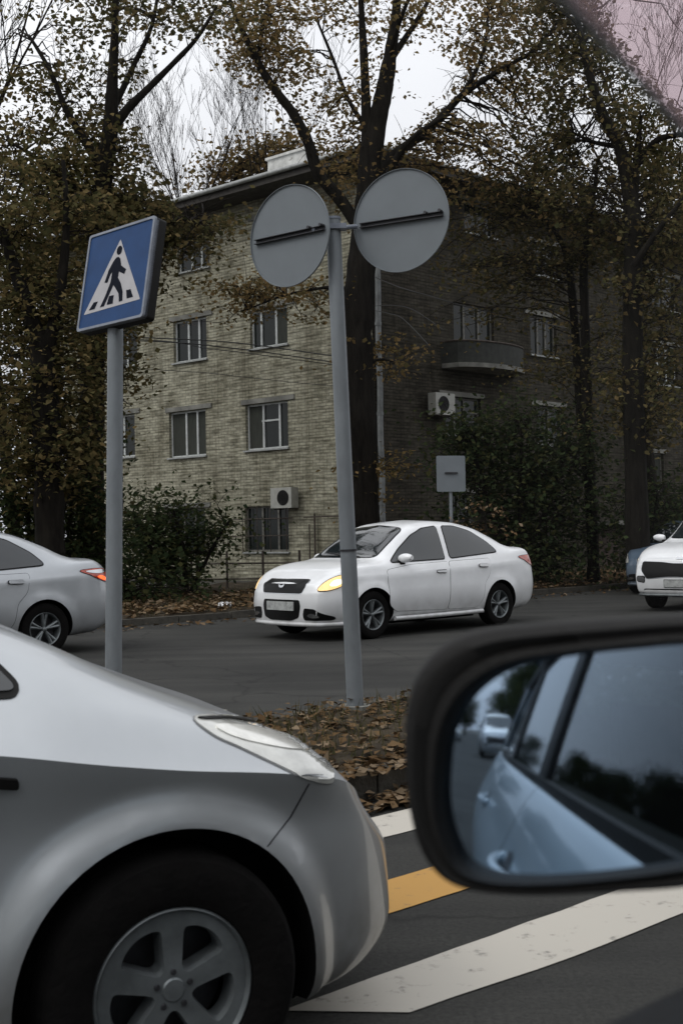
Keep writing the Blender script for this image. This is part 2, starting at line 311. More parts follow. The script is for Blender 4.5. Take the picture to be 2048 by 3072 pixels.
def asphaltmat():
    m = bpy.data.materials.new('asphalt'); m.use_nodes = True; n = m.node_tree.nodes; l = m.node_tree.links; b = n['Principled BSDF']
    tc = n.new('ShaderNodeTexCoord')
    a = n.new('ShaderNodeTexNoise'); a.inputs['Scale'].default_value = .5; a.inputs['Detail'].default_value = 6; l.new(tc.outputs['Object'], a.inputs['Vector'])
    c = n.new('ShaderNodeTexNoise'); c.inputs['Scale'].default_value = 60; c.inputs['Detail'].default_value = 5; c.inputs['Roughness'].default_value = .8; l.new(tc.outputs['Object'], c.inputs['Vector'])
    v = n.new('ShaderNodeTexVoronoi'); v.feature = 'DISTANCE_TO_EDGE'; v.inputs['Scale'].default_value = .55
    nzd = n.new('ShaderNodeTexNoise'); nzd.inputs['Scale'].default_value = 3; mxv = n.new('ShaderNodeMixRGB'); mxv.inputs[0].default_value = .25
    l.new(tc.outputs['Object'], nzd.inputs['Vector']); l.new(tc.outputs['Object'], mxv.inputs[1]); l.new(nzd.outputs['Color'], mxv.inputs[2]); l.new(mxv.outputs[0], v.inputs['Vector'])
    cr = n.new('ShaderNodeMapRange'); cr.inputs['From Max'].default_value = .012; cr.inputs['To Min'].default_value = .55; cr.inputs['To Max'].default_value = 1; l.new(v.outputs['Distance'], cr.inputs['Value'])
    r1 = n.new('ShaderNodeValToRGB'); r1.color_ramp.elements[0].position = .3; r1.color_ramp.elements[0].color = (.018, .0185, .0175, 1); r1.color_ramp.elements[1].position = .7; r1.color_ramp.elements[1].color = (.040, .040, .037, 1); l.new(a.outputs['Fac'], r1.inputs[0])
    r2 = n.new('ShaderNodeValToRGB'); r2.color_ramp.elements[0].position = .35; r2.color_ramp.elements[0].color = (.6, .6, .6, 1); r2.color_ramp.elements[1].position = .7; r2.color_ramp.elements[1].color = (1.5, 1.5, 1.5, 1); l.new(c.outputs['Fac'], r2.inputs[0])
    m1 = n.new('ShaderNodeMixRGB'); m1.blend_type = 'MULTIPLY'; m1.inputs[0].default_value = 1; l.new(r1.outputs[0], m1.inputs[1]); l.new(r2.outputs[0], m1.inputs[2])
    m2 = n.new('ShaderNodeMixRGB'); m2.blend_type = 'MULTIPLY'; m2.inputs[0].default_value = 1; l.new(m1.outputs[0], m2.inputs[1]); l.new(cr.outputs[0], m2.inputs[2])
    mp = n.new('ShaderNodeMapping'); mp.inputs['Rotation'].default_value = (0, 0, -math.radians(41)); mp.inputs['Scale'].default_value = (.12, 1.6, 1); l.new(tc.outputs['Object'], mp.inputs[0])
    st = n.new('ShaderNodeTexNoise'); st.inputs['Scale'].default_value = 1.4; st.inputs['Detail'].default_value = 7; st.inputs['Roughness'].default_value = .65; l.new(mp.outputs[0], st.inputs['Vector'])
    r3 = n.new('ShaderNodeValToRGB'); r3.color_ramp.elements[0].position = .32; r3.color_ramp.elements[0].color = (.66, .66, .66, 1); r3.color_ramp.elements[1].position = .68; r3.color_ramp.elements[1].color = (1.3, 1.28, 1.24, 1); l.new(st.outputs['Fac'], r3.inputs[0])
    m3 = n.new('ShaderNodeMixRGB'); m3.blend_type = 'MULTIPLY'; m3.inputs[0].default_value = 1; l.new(m2.outputs[0], m3.inputs[1]); l.new(r3.outputs[0], m3.inputs[2])
    l.new(m3.outputs[0], b.inputs['Base Color']); b.inputs['Roughness'].default_value = .88; b.inputs['Specular IOR Level'].default_value = .28
    bp = n.new('ShaderNodeBump'); bp.inputs['Strength'].default_value = .5; bp.inputs['Distance'].default_value = .006; l.new(c.outputs['Fac'], bp.inputs['Height']); l.new(bp.outputs[0], b.inputs['Normal'])
    return m
M['asphalt'] = asphaltmat()
def wornpaint(name, col):
    m = mat(name, col, .75, var=.1, vscale=4); n = m.node_tree.nodes; l = m.node_tree.links; b = n['Principled BSDF']
    tc = n.new('ShaderNodeTexCoord'); nz = n.new('ShaderNodeTexNoise'); nz.inputs['Scale'].default_value = 9; nz.inputs['Detail'].default_value = 9; nz.inputs['Roughness'].default_value = .75; l.new(tc.outputs['Object'], nz.inputs['Vector'])
    r1 = n.new('ShaderNodeValToRGB'); r1.color_ramp.elements[0].position = .30; r1.color_ramp.elements[0].color = (.07, .07, .065, 1); r1.color_ramp.elements[1].position = .43; r1.color_ramp.elements[1].color = (*col, 1); l.new(nz.outputs['Fac'], r1.inputs[0])
    l.new(r1.outputs[0], b.inputs['Base Color']); return m
M['roadwhite'] = wornpaint('road_white', (.47, .44, .385)); M['roadyellow'] = wornpaint('road_yellow', (.42, .23, .055))
M['soil'] = mat('soil', (.045, .036, .025), .95, var=.5, vscale=3, bump=1, bscale=18, spec=.1)
M['grassy'] = mat('ground_soil', (.04, .037, .028), .95, var=.5, vscale=1.2, bump=1, bscale=9)
M['kerb'] = mat('kerb_stone', (.055, .05, .04), .9, var=.4, vscale=4, bump=.5, bscale=40)
# ------------------------------------------------------------------ vehicles
def body_grid(sp, x):
    """half sections: returns arrays [station, row, 3] (y = outward)"""
    top = curve(sp['top'], x); belt = curve(sp['belt'], x); w = curve(sp['w'], x); zb = curve(sp['zb'], x)
    sh = curve(sp['sh'], x); mid = curve(sp['mid'], x)
    g = np.clip((top-belt)/.42, 0, 1)
    fy = sp.get('fy', (0, .80, .955, 1.0, .985, .915))
    w6 = w*(sp.get('w6a', .82)-sp.get('w6b', .17)*g)
    rows = [(0*w, zb), (w*fy[1], zb), (w*fy[2], zb*.55+.45*np.minimum(mid, .42)), (w*fy[3], mid), (w*fy[4], sh), (w*fy[5]*(1-.0*g), belt),
            (w6, belt+(top-belt)*(.55+.31*g)), (w6*.80, top-(top-belt)*.035-.006), (0*w, top+.004)]
    X = np.repeat(x[:, None], 9, 1)
    rF = np.clip((x-(sp['L1']-.45))/.45, 0, 1)**2; rR = np.clip(((sp['L0']+.4)-x)/.4, 0, 1)**2
    X = X + rF[:, None]*np.array(sp['offF'])[None, :] - rR[:, None]*np.array(sp['offR'])[None, :]
    Y = np.stack([r[0] for r in rows], 1); Z = np.stack([r[1] for r in rows], 1)
    return X, Y, Z
def rowinterp(A, sub, brk):
    t = np.arange(A.shape[1]); segs = [0]+list(brk)+[8]; out = []
    for a, b in zip(segs[:-1], segs[1:]):
        tt = np.linspace(a, b, (b-a)*sub+1)
        S = np.stack([pchip(t[a:b+1], A[i, a:b+1], tt) if b-a > 1 else np.interp(tt, t[a:b+1], A[i, a:b+1]) for i in range(A.shape[0])])
        out.append(S if a == 0 else S[:, 1:])
    return np.concatenate(out, 1)
def build_body(sp, parent, paintm, part='body'):
    n = sp.get('n', 130); u = np.linspace(0, 1, n); u = u-.09*np.sin(4*math.pi*u)/ (2)*.8
    x = sp['L0']+(sp['L1']-sp['L0'])*u
    X, Y, Z = body_grid(sp, x); sub = sp.get('sub', 6); brk = sp.get('brk', (4,))
    X, Y, Z = (rowinterp(a, sub, brk) for a in (X, Y, Z))
    K = X.shape[1]
    for wx in (sp['xf'], sp['xr']):                      # flared arches
        d = np.hypot(X-wx, Z-sp['rw']); fl = sp.get('flare', .02)
        k = np.clip(1-(d-sp['ra'])/sp.get('flw', .13), 0, 1); k = k*k*(3-2*k)*(Y > .5)*(Z < sp['rw']+sp['ra']+.2)
        Y = Y + fl*k*(Z > .2)
    v = []; f = []
    for i in range(n):
        for j in range(K): v.append((X[i, j], Y[i, j], Z[i, j]))
    nb = len(v)
    def idx(i, j, s): return i*K+j if (s > 0 or j in (0, K-1)) else nb+i*K+j
    for i in range(n):
        for j in range(K): v.append((X[i, j], -Y[i, j], Z[i, j]))
    for i in range(n-1):
        for j in range(K-1):
            f.append((idx(i, j, 1), idx(i+1, j, 1), idx(i+1, j+1, 1), idx(i, j+1, 1)))
            f.append((idx(i, j, -1), idx(i, j+1, -1), idx(i+1, j+1, -1), idx(i+1, j, -1)))
    C = 8                                               # bulged end caps
    for e, sg in ((0, -1), (n-1, 1)):
        b = sp.get('bulgeF', .07) if sg > 0 else sp.get('bulgeR', .06)
        col = []
        for j in range(K):
            row = []
            for c in range(C+1):
                tt = 1-2*c/C
                if c == 0: row.append(idx(e, j, 1))
                elif c == C: row.append(idx(e, j, -1))
                elif j == 0 or j == K-1: row.append(idx(e, j, 1))
                else:
                    v.append((X[e, j]+sg*b*(1-tt*tt), Y[e, j]*tt, Z[e, j])); row.append(len(v)-1)
            col.append(row)
        for j in range(K-1):
            for c in range(C):
                q = [col[j][c], col[j+1][c], col[j+1][c+1], col[j][c+1]]; q2 = []
                for a in q:
                    if a not in q2: q2.append(a)
                if len(q2) > 2: f.append(tuple(q2) if sg > 0 else tuple(q2[::-1]))
    me = bpy.data.meshes.new(part); me.from_pydata(v, [], f)
    bm = bmesh.new(); bm.from_mesh(me); bmesh.ops.remove_doubles(bm, verts=bm.verts, dist=1e-5); bmesh.ops.recalc_face_normals(bm, faces=bm.faces)
    bvh = BVHTree.FromBMesh(bm); bm.to_mesh(me); bm.free()
    me.materials.append(paintm); me.materials.append(M['liner'])
    tmp = bpy.data.objects.new('tmp', me); COL.objects.link(tmp); cs = []
    for wx in (sp['xf'], sp['xr']):
        for s in (-1, 1):
            mb = MB(); mb.lathe([(0, -.16), (sp['ra'], -.16), (sp['ra'], .16), (0, .16)], 72, M=Matrix.Translation((wx, s*(sp['ty']+.07), sp['rw']+sp.get('da', .0))))
            c = mb.build('cut', M['liner']); cs.append(c)
            bmx = bmesh.new(); bmx.from_mesh(c.data); bmesh.ops.remove_doubles(bmx, verts=bmx.verts, dist=1e-5); bmesh.ops.recalc_face_normals(bmx, faces=bmx.faces); bmx.to_mesh(c.data); bmx.free()
            md = tmp.modifiers.new('b', 'BOOLEAN'); md.operation = 'DIFFERENCE'; md.object = c; md.solver = 'EXACT'
    dg = bpy.context.evaluated_depsgraph_get(); dg.update()
    m2 = bpy.data.meshes.new_from_object(tmp.evaluated_get(dg))
    bpy.data.objects.remove(tmp); [bpy.data.objects.remove(c) for c in cs]
    for p in m2.polygons:
        c = p.center; hit = 0
        for wx in (sp['xf'], sp['xr']):
            dr = Vector((c.x-wx, 0, c.z-sp['rw']-sp.get('da', 0))); q = p.normal
            if dr.length < sp['ra']+.003 and abs(c.y) > sp['ty']-.12 and (q.dot(dr.normalized()) < -.8 or (abs(q.y) > .95 and dr.length < sp['ra']-.01)): hit = 1
        p.material_index = hit
    if len(m2.materials) < 2: m2.materials.append(M['liner'])
    m2.materials[0] = paintm; m2.materials[1] = M['liner']
    m2.polygons.foreach_set('use_smooth', [True]*len(m2.polygons)); m2.set_sharp_from_angle(angle=R(sp.get('sharp', 38)))
    o = bpy.data.objects.new(part, m2); COL.objects.link(o); o.parent = parent
    return o, bvh
def project(poly, step, fn, bvh, off, flip=False):
    """poly in (u,v); fn(u,v)->(origin,dir); returns verts, faces draped on the body"""
    bm = bmesh.new(); vs = [bm.verts.new((p[0], p[1], 0)) for p in poly]
    bm.faces.new(vs); us = [p[0] for p in poly]; vv = [p[1] for p in poly]
    for ax, lo, hi in ((0, min(us), max(us)), (1, min(vv), max(vv))):
        k = max(1, int((hi-lo)/step))
        for i in range(1, k):
            co = [0, 0, 0]; no = [0, 0, 0]; co[ax] = lo+(hi-lo)*i/k+1e-5; no[ax] = 1
            bmesh.ops.bisect_plane(bm, geom=bm.verts[:]+bm.edges[:]+bm.faces[:], plane_co=co, plane_no=no)
    bm.verts.index_update(); V = []; Nn = []
    for v in bm.verts:
        o, d = fn(v.co.x, v.co.y); h = bvh.ray_cast(o, d)
        if h[0] is None:
            q = o+d*((-o).dot(d)) if True else o
            h = bvh.find_nearest(q)
        nrm = h[1] if h[1].dot(d) < 0 else -h[1]
        V.append(h[0]+nrm*off); Nn.append(nrm)
    F = [tuple(v.index for v in f.verts) for f in bm.faces]
    E = [(e.verts[0].index, e.verts[1].index) for e in bm.edges if len(e.link_faces) == 1]
    bm.free(); return V, Nn, F, E
def patch(name, parent, poly, fn, bvh, m, off=.004, step=.05, seal=None, sealw=.012, local=True, skirt=None):
    mb = MB(); mats = [m]
    V, Nn, F, E = project(poly, step, fn, bvh, off)
    n0 = len(V); sk = off if skirt is None else skirt
    V2 = V+[v-n*sk for v, n in zip(V, Nn)]; F2 = F+[(a, b, n0+b, n0+a) for a, b in E]
    mb.add(V2, F2, 0)
    if seal is not None:
        c = Vector((sum(p[0] for p in poly)/len(poly), sum(p[1] for p in poly)/len(poly)))
        big = []
        for i, p in enumerate(poly):
            a = Vector(poly[i-1]); b = Vector(poly[(i+1) % len(poly)]); t = (b-a)
            nn = Vector((t.y, -t.x))
            if nn.length < 1e-9: nn = Vector(p)-c
            nn.normalize()
            if nn.dot(Vector(p)-c) < 0: nn = -nn
            big.append(tuple(Vector(p)+nn*sealw))
        V, Nn, F, E = project(big, step, fn, bvh, off*.45); mb.add(V, F, 1); mats.append(seal)
    o = mb.build(name, mats, parent, smooth=40, local=local, fixn=False)
    return o
def fside(s):   # side view (x, z), s=+1 left side, -1 right side
    return lambda u, v: (Vector((u, s*3, v)), Vector((0, -s, 0)))
def ffront(sg=1):
    return lambda u, v: (Vector((sg*6, u, v)), Vector((-sg, 0, 0)))
def ftop(): return lambda u, v: (Vector((u, v, 4)), Vector((0, 0, -1)))
def wheel(parent, loc, s, r, rr, spokes=5, style='alloy'):
    """wheel > tyre, rim ; outer face along s*Y"""
    Mx = Matrix.Translation(loc) @ (Matrix.Identity(4) if s > 0 else Matrix.Rotation(math.pi, 4, 'Z'))
    mb = MB(); mb.lathe([(0.001, -.02), (rr-.035, -.02), (rr-.035, -.085), (.001, -.085)], 40, M=Mx)
    hub = mb.build('wheel', M['steel_dark'], parent, smooth=30, local=True)
    mb = MB(); mb.lathe([(rr-.004, .078), (rr+.004, .092), (rr+.03, .100), (r-.04, .099), (r-.018, .092), (r-.004, .074), (r, .05), (r, .02), (r-.006, .018), (r-.006, .012), (r, .010), (r, -.05), (r-.012, -.085), (r-.05, -.098), (rr, -.09), (rr-.004, .0), (rr-.004, .078)], 64, M=Mx)
    mb.build('tyre', M['rubber'], hub, smooth=30, local=True)
    if style == 'cap':
        R0 = rr-.012; outer = [(R0*math.cos(t*math.pi/36), R0*math.sin(t*math.pi/36)) for t in range(72)]; holes = []
        for k in range(5):
            a = math.pi/2+math.pi/5+2*math.pi*k/5; pc = lambda r_, d: (r_*math.cos(a+R(d)), r_*math.sin(a+R(d)))
            holes.append(rnd([pc(.142, -25), pc(.150, -12), pc(.152, 0), pc(.150, 12), pc(.142, 25), pc(.098, 22), pc(.052, 13), pc(.046, 0), pc(.052, -13), pc(.098, -22)], .014, 4))
        flat = [Vector((x, y, 0)) for x, y in outer]; loops = [flat]+[[Vector((x, y, 0)) for x, y in h] for h in holes]
        tri = tessellate_polygon(loops); pts = [p for l in loops for p in l]
        yy = lambda x, z: .078
        mb = MB(); mb.add([Mx @ Vector((p.x, yy(p.x, p.y), p.y)) for p in pts], tri)
        for h in holes:
            n = len(h)
            for q in range(n):
                (x0, z0), (x1, z1) = h[q], h[(q+1) % n]; c0 = .90; hx = sum(p[0] for p in h)/n; hz = sum(p[1] for p in h)/n
                ix = lambda x: hx+(x-hx)*.90
                iz = lambda z: hz+(z-hz)*.90
                mb.quad(Mx @ Vector((x0, yy(x0, z0), z0)), Mx @ Vector((x1, yy(x1, z1), z1)), Mx @ Vector((ix(x1), .062, iz(z1))), Mx @ Vector((ix(x0), .062, iz(z0))))
                mb.quad(Mx @ Vector((ix(x0), .062, iz(z0))), Mx @ Vector((ix(x1), .062, iz(z1))), Mx @ Vector((ix(x1), .02, iz(z1))), Mx @ Vector((ix(x0), .02, iz(z0))))
        mb.lathe([(rr, .06), (rr, .086), (rr-.005, .091), (rr-.012, .0765)], 64, M=Mx)
        mb.lathe([(.0005, .083), (.024, .082), (.028, .078), (.029, .072)], 32, M=Mx)
        mb.build('rim', M['rim'], hub, smooth=35, local=True)
        for k in range(5):
            a = math.pi/2+2*math.pi*k/5; mb = MB(); mb.lathe([(.0003, .084), (.006, .084), (.0075, .080), (.0075, .07)], 8, M=Mx @ Matrix.Translation((.041*math.cos(a), 0, .041*math.sin(a))))
            mb.build('wheel_nut', M['steel_dark'], hub, smooth=35, local=True)
        return hub
    mb = MB(); ring = .036 if style == 'cap' else .016
    mb.lathe([(rr, .06), (rr, .086), (rr-.006, .092), (rr-ring*.6, .090), (rr-ring, .078), (rr-ring-.004, .05), (rr-ring-.01, -.07)], 64, M=Mx)
    mb.lathe([(.0005, .084), (.014, .083), (.022, .079), (.028, .068), (.03, .03)], 32, M=Mx)
    for k in range(spokes):
        base = 2*math.pi*k/spokes+math.pi/2
        if style == 'cap': sets = [(0, lambda t: .024-.009*math.sin(math.pi*min(1, t*1.25))+.044*t**4)]
        else: sets = [(-.16, lambda t: .013+.006*t), (.16, lambda t: .013+.006*t)]
        for da, wf in sets:
            n = 9; g = []
            for i in range(n):
                t = i/(n-1); rad = .022+(rr-ring*.8-.022)*t; a = base+(da*(.5+.5*t) if da else 0)
                e = Vector((math.cos(a), 0, math.sin(a))); q = Vector((-math.sin(a), 0, math.cos(a))); hw = wf(t)
                yy = .073+.007*t if style == 'cap' else .062+.016*t
                row = [(-1.0, -.035), (-1.0, -.006), (-.72, 0), (0, .0055), (.72, 0), (1.0, -.006), (1.0, -.035)]
                g.append([Mx @ (e*rad+q*(hw*c)+Vector((0, yy+dy, 0))) for c, dy in row])
            vs = [p for rw_ in g for p in rw_]; fs = []
            for i in range(n-1):
                for j in range(6): fs.append((i*7+j, i*7+j+1, (i+1)*7+j+1, (i+1)*7+j))
            mb.add(vs, fs)
    mb.build('rim', M['rim'], hub, smooth=40, local=True)
    return hub
def mirror_small(parent, s, x, y, z, m):
    """door mirror of a distant car: shell > glass + foot"""
    mb = MB(); P_ = []
    for i in range(9):
        t = i/8; k = math.sin(math.pi*min(1, .12+t*.8))**.5
        for j in range(14):
            a = 2*math.pi*j/14
            P_.append((x+.06*math.cos(a)*k-.02*t, s*(y+.02+.2*t), z+.065*math.sin(a)*k*(1-.15*t)+.01*t))
    fs = [(i*14+j, i*14+(j+1) % 14, (i+1)*14+(j+1) % 14, (i+1)*14+j) for i in range(8) for j in range(14)]
    fs += [tuple(range(14))[::-1], tuple(8*14+j for j in range(14))]
    mb.add(P_, fs, 0); mb.cbox((x-.01, s*(y+.01), z-.055), .09, .10, .05, 1)
    mb.build('door_mirror', [m, M['black']], parent, smooth=50, local=True)

SEDAN = dict(L0=-2.17, L1=1.98, xf=1.24, xr=-1.24, rw=.305, ra=.345, ty=.735, flare=.022,
    top=[(-2.17, 1.00), (-2.10, 1.075), (-1.95, 1.105), (-1.75, 1.115), (-1.62, 1.15), (-1.35, 1.285), (-1.0, 1.42), (-.6, 1.49), (-.2, 1.505), (.15, 1.475), (.4, 1.40), (.7, 1.225), (.98, 1.035), (1.1, 1.0), (1.4, .965), (1.7, .89), (1.88, .80), (1.98, .735)],
    belt=[(-2.17, .93), (-1.9, 1.06), (-1.5, 1.035), (-1.0, 1.0), (0, .955), (.8, .92), (1.0, .93), (1.4, .915), (1.7, .85), (1.98, .70)],
    sh=[(-2.17, .80), (-1.9, .90), (-1, .87), (0, .84), (1, .80), (1.5, .79), (1.98, .60)],
    mid=[(-2.17, .58), (0, .52), (1.5, .54), (2.02, .45)], zb=[(-2.17, .33), (-1.9, .22), (-1.2, .19), (1.6, .19), (2.02, .20)],
    w=[(-2.17, .60), (-2.12, .69), (-1.95, .785), (-1.6, .83), (-.8, .85), (.6, .85), (1.2, .84), (1.5, .815), (1.75, .755), (1.85, .715), (1.93, .67), (1.98, .62)],
    offF=(0, .02, .03, .03, .02, -.01, -.02, -.03, -.03), offR=(0, .0, .04, .06, .03, 0, -.03, -.05, -.05))
def add_common(t, b, sp, bvh, pm, style):
    for wx in (sp['xf'], sp['xr']):
        for s in (-1, 1): wheel(t, (wx, s*sp['ty'], sp['rw']), s, sp['rw'], sp.get('rr', .195), 5, style)
    for s in (-1, 1):
        for nm, wpoly, dpoly, hx in sp['doors']:
            d = patch(nm, t, rnd(dpoly, .05), fside(s), bvh, pm, .004, .06, M['liner'], .0045)
            if hx:
                hp = [(hx-.085, hx[1]) for hx in [(hx[0], hx[1])]] if False else None
                x0, z0 = hx; patch('handle', d, rnd([(x0-.09, z0-.018), (x0+.09, z0-.012), (x0+.09, z0+.012), (x0-.09, z0+.014)], .014), fside(s), bvh, pm, .032, .05, M['liner'], .008, skirt=.012)
        for wpoly, rad in sp['glass']:
            patch('side_window', t, rnd(wpoly, rad, 6), fside(s), bvh, M['glass'], .007, .05, M['black'], .014)
    patch('windscreen', t, rnd(sp['wscreen'], .1, 6), ftop(), bvh, M['glass'], .006, .06, M['black'], .015)
    patch('rear_window', t, rnd(sp['rscreen'], .1, 6), ftop(), bvh, M['glass'], .006, .06, M['black'], .015)
    mb = MB(); mb.cbox(((sp['xf']+sp['xr'])/2, 0, .2), abs(sp['xf']-sp['xr'])-.75, 1.3, .08); mb.build('underbody', M['liner'], t, local=True)
SEDAN['doors'] = [('front_door', None, [(.98, .86), (.98, .42), (.86, .33), (-.14, .30), (-.17, .42), (-.20, .935), (.5, .915)], (-.02, .81)),
                  ('rear_door', None, [(-.21, .935), (-.18, .42), (-.15, .30), (-.76, .29), (-.85, .40), (-.90, .62), (-1.02, .74), (-1.06, .955)], (-.88, .86))]
SEDAN['glass'] = [([(.84, .955), (.60, 1.12), (.32, 1.29), (.08, 1.38), (-.20, 1.41), (-.16, .975)], .03),
                  ([(-.27, .98), (-.32, 1.41), (-.58, 1.405), (-.88, 1.33), (-1.14, 1.18), (-1.26, 1.06), (-1.24, 1.04)], .05)]
SEDAN['wscreen'] = [(1.0, -.58), (1.04, 0), (1.0, .58), (.36, .50), (.31, 0), (.36, -.50)]
SEDAN['rscreen'] = [(-1.58, -.55), (-1.64, 0), (-1.58, .55), (-1.02, .47), (-.97, 0), (-1.02, -.47)]

def sedan(name, label, loc, rz, pm, group=None, lit=True, brake=False, loaded=False):
    sp = SEDAN; t = empty(name, loc, label, 'car', rz, group)
    b, bvh = build_body(sp, t, pm); add_common(t, b, sp, bvh, pm, 'alloy')
    F = ffront(1); Rr = ffront(-1)
    lm = M['lampon'] if lit else M['lampoff']
    for s in (-1, 1):
        fh = lambda u, v, s=s: (Vector((3.2, s*(2.2)+s*u, v)), Vector((-.78, -s*.62, 0)))
        base = bvh.ray_cast(*fh(0, .7))[0]
        # swept headlamp wrapping the corner, drawn in a view 38 degrees off the nose
        hl = patch('headlight', t, spl([(-.62, .64), (-.55, .715), (-.40, .785), (-.22, .825), (-.10, .815), (-.16, .735), (-.30, .675), (-.46, .64)], 5), fh, bvh, lm, .012, .04, M['black'], .009)
        if lit: patch('bulb', hl, spl([(-.44, .705), (-.38, .755), (-.29, .765), (-.25, .735), (-.32, .70), (-.40, .685)], 4), fh, bvh, M['bulb'], .018, .02)
        patch('fog_lamp_recess', t, rnd([(s*.40, .33), (s*.42, .42), (s*.58, .41), (s*.72, .31), (s*.70, .27), (s*.42, .27)], .03), F, bvh, M['blackgloss'], .006, .04)
        patch('fog_lamp', t, spl([(s*.47, .325), (s*.52, .355), (s*.60, .34), (s*.62, .31), (s*.54, .30)], 4), F, bvh, M['chrome'], .012, .04)
        mirror_small(t, s, .66, .72, 1.0, pm)
        ft = lambda u, v, s=s: (Vector((-3.2, s*(2.2)+s*u, v)), Vector((.78, -s*.62, 0)))
        tl = patch('tail_light', t, spl([(-.72, .93), (-.55, .975), (-.36, .975), (-.22, .955), (-.34, .90), (-.48, .84), (-.68, .81)], 4), ft, bvh, M['tail'], .010, .04, M['black'], .006)
        if brake: patch('lit_bulb', tl, spl([(-.60, .845), (-.50, .89), (-.42, .885), (-.46, .86), (-.54, .835)], 4), ft, bvh, M['tailon'], .016, .03)
        if brake: patch('reversing_lens', tl, spl([(-.66, .94), (-.52, .965), (-.28, .95), (-.42, .92)], 4), ft, bvh, M['chrome'], .016, .03)
    patch('grille', t, rnd([(-.37, .60), (-.41, .70), (-.39, .765), (.39, .765), (.41, .70), (.37, .60)], .03), F, bvh, M['blackgloss'], .007, .05, M['chrome'], .010)
    g = MB(); hit = bvh.ray_cast(Vector((5, 0, .685)), Vector((-1, 0, 0)))[0]
    g2 = patch('badge', t, spl([(-.05, .705), (0, .69), (.05, .705), (.04, .675), (0, .665), (-.04, .675)], 4), F, bvh, M['chrome'], .016, .05)
    patch('lower_intake', t, rnd([(-.33, .30), (-.36, .44), (-.34, .52), (.34, .52), (.36, .44), (.33, .30), (.2, .26), (-.2, .26)], .03), F, bvh, M['blackgloss'], .006, .05)
    patch('number_plate', t, rnd([(-.26, .385), (-.26, .495), (.26, .495), (.26, .385)], .01), F, bvh, M['plate'], .022, .06, M['black'], .008)
    mb = MB(); pts = []
    for i in range(21):                                   # chin lip under the bumper
        yy = -.74+1.48*i/20; h = bvh.ray_cast(Vector((5, yy, .255)), Vector((-1, 0, 0)))
        if h[0]: pts.append(Vector((h[0].x-.005, yy, .215)))
    mb.tube(pts, .028, 8); mb.build('bumper_lip', pm, t, smooth=60, local=True)
    for s in (-1, 1):
        mb = MB(); mb.tube([(.86, s*.825, .235), (.4, s*.84, .232), (-.4, s*.84, .232), (-.86, s*.825, .235)], .03, 8); mb.build('side_skirt', pm, t, smooth=60, local=True)
    patch('rear_plate', t, rnd([(-.26, .62), (-.26, .73), (.26, .73), (.26, .62)], .01), Rr, bvh, M['plate'], .012, .06)
    mb = MB()
    for s in (-1, 1): mb.tube([(1.06, .1*s+.3, 1.03), (1.0, .1*s+.05, 1.055), (.96, .1*s-.22, 1.075)], .008, 5)
    mb.build('wiper', M['black'], t, local=True)
    return t, bvh
# ---- the crossover with a wide dark grille at the right edge
SUV = dict(L0=-2.2, L1=2.12, xf=1.28, xr=-1.3, rw=.34, ra=.38, ty=.77, flare=.02, rr=.215,
    top=[(-2.2, 1.1), (-2.12, 1.35), (-1.9, 1.56), (-1.5, 1.64), (-.8, 1.67), (0, 1.66), (.3, 1.60), (.7, 1.36), (1.0, 1.17), (1.1, 1.12), (1.5, 1.08), (1.85, 1.01), (2.05, .92), (2.12, .86)],
    belt=[(-2.2, 1.0), (-1.5, 1.13), (0, 1.07), (.9, 1.03), (1.4, 1.02), (1.8, .95), (2.12, .82)],
    sh=[(-2.2, .9), (0, .93), (1, .92), (1.5, .90), (2.12, .72)], mid=[(-2.2, .62), (0, .58), (1.5, .6), (2.12, .55)],
    zb=[(-2.2, .35), (-1.9, .26), (1.7, .24), (2.12, .26)],
    w=[(-2.2, .74), (-2.1, .83), (-1.7, .89), (0, .90), (1.2, .895), (1.6, .875), (1.9, .84), (2.05, .79), (2.12, .74)],
    offF=(0, .0, .05, .06, .03, .0, -.02, -.03, -.03), offR=(0, 0, .03, .05, .03, 0, 0, 0, 0))
SUV['doors'] = [('front_door', None, [(.95, .95), (.95, .5), (.85, .36), (-.02, .34), (-.07, 1.03), (.5, 1.02)], (.1, .93)),
                ('rear_door', None, [(-.08, 1.03), (-.04, .34), (-.75, .34), (-.88, .5), (-1.0, .8), (-1.05, 1.06)], (-.85, .97))]
SUV['glass'] = [([(.85, 1.07), (.5, 1.28), (.2, 1.47), (-.1, 1.52), (-.04, 1.10)], .03), ([(-.16, 1.11), (-.2, 1.53), (-.8, 1.53), (-1.1, 1.48), (-1.15, 1.15)], .04), ([(-1.25, 1.16), (-1.2, 1.47), (-1.5, 1.42), (-1.75, 1.2)], .05)]
SUV['wscreen'] = [(1.0, -.62), (1.06, 0), (1.0, .62), (.35, .55), (.3, 0), (.35, -.55)]
SUV['rscreen'] = [(-2.0, -.55), (-2.05, 0), (-2.0, .55), (-1.8, .5), (-1.78, 0), (-1.8, -.5)]
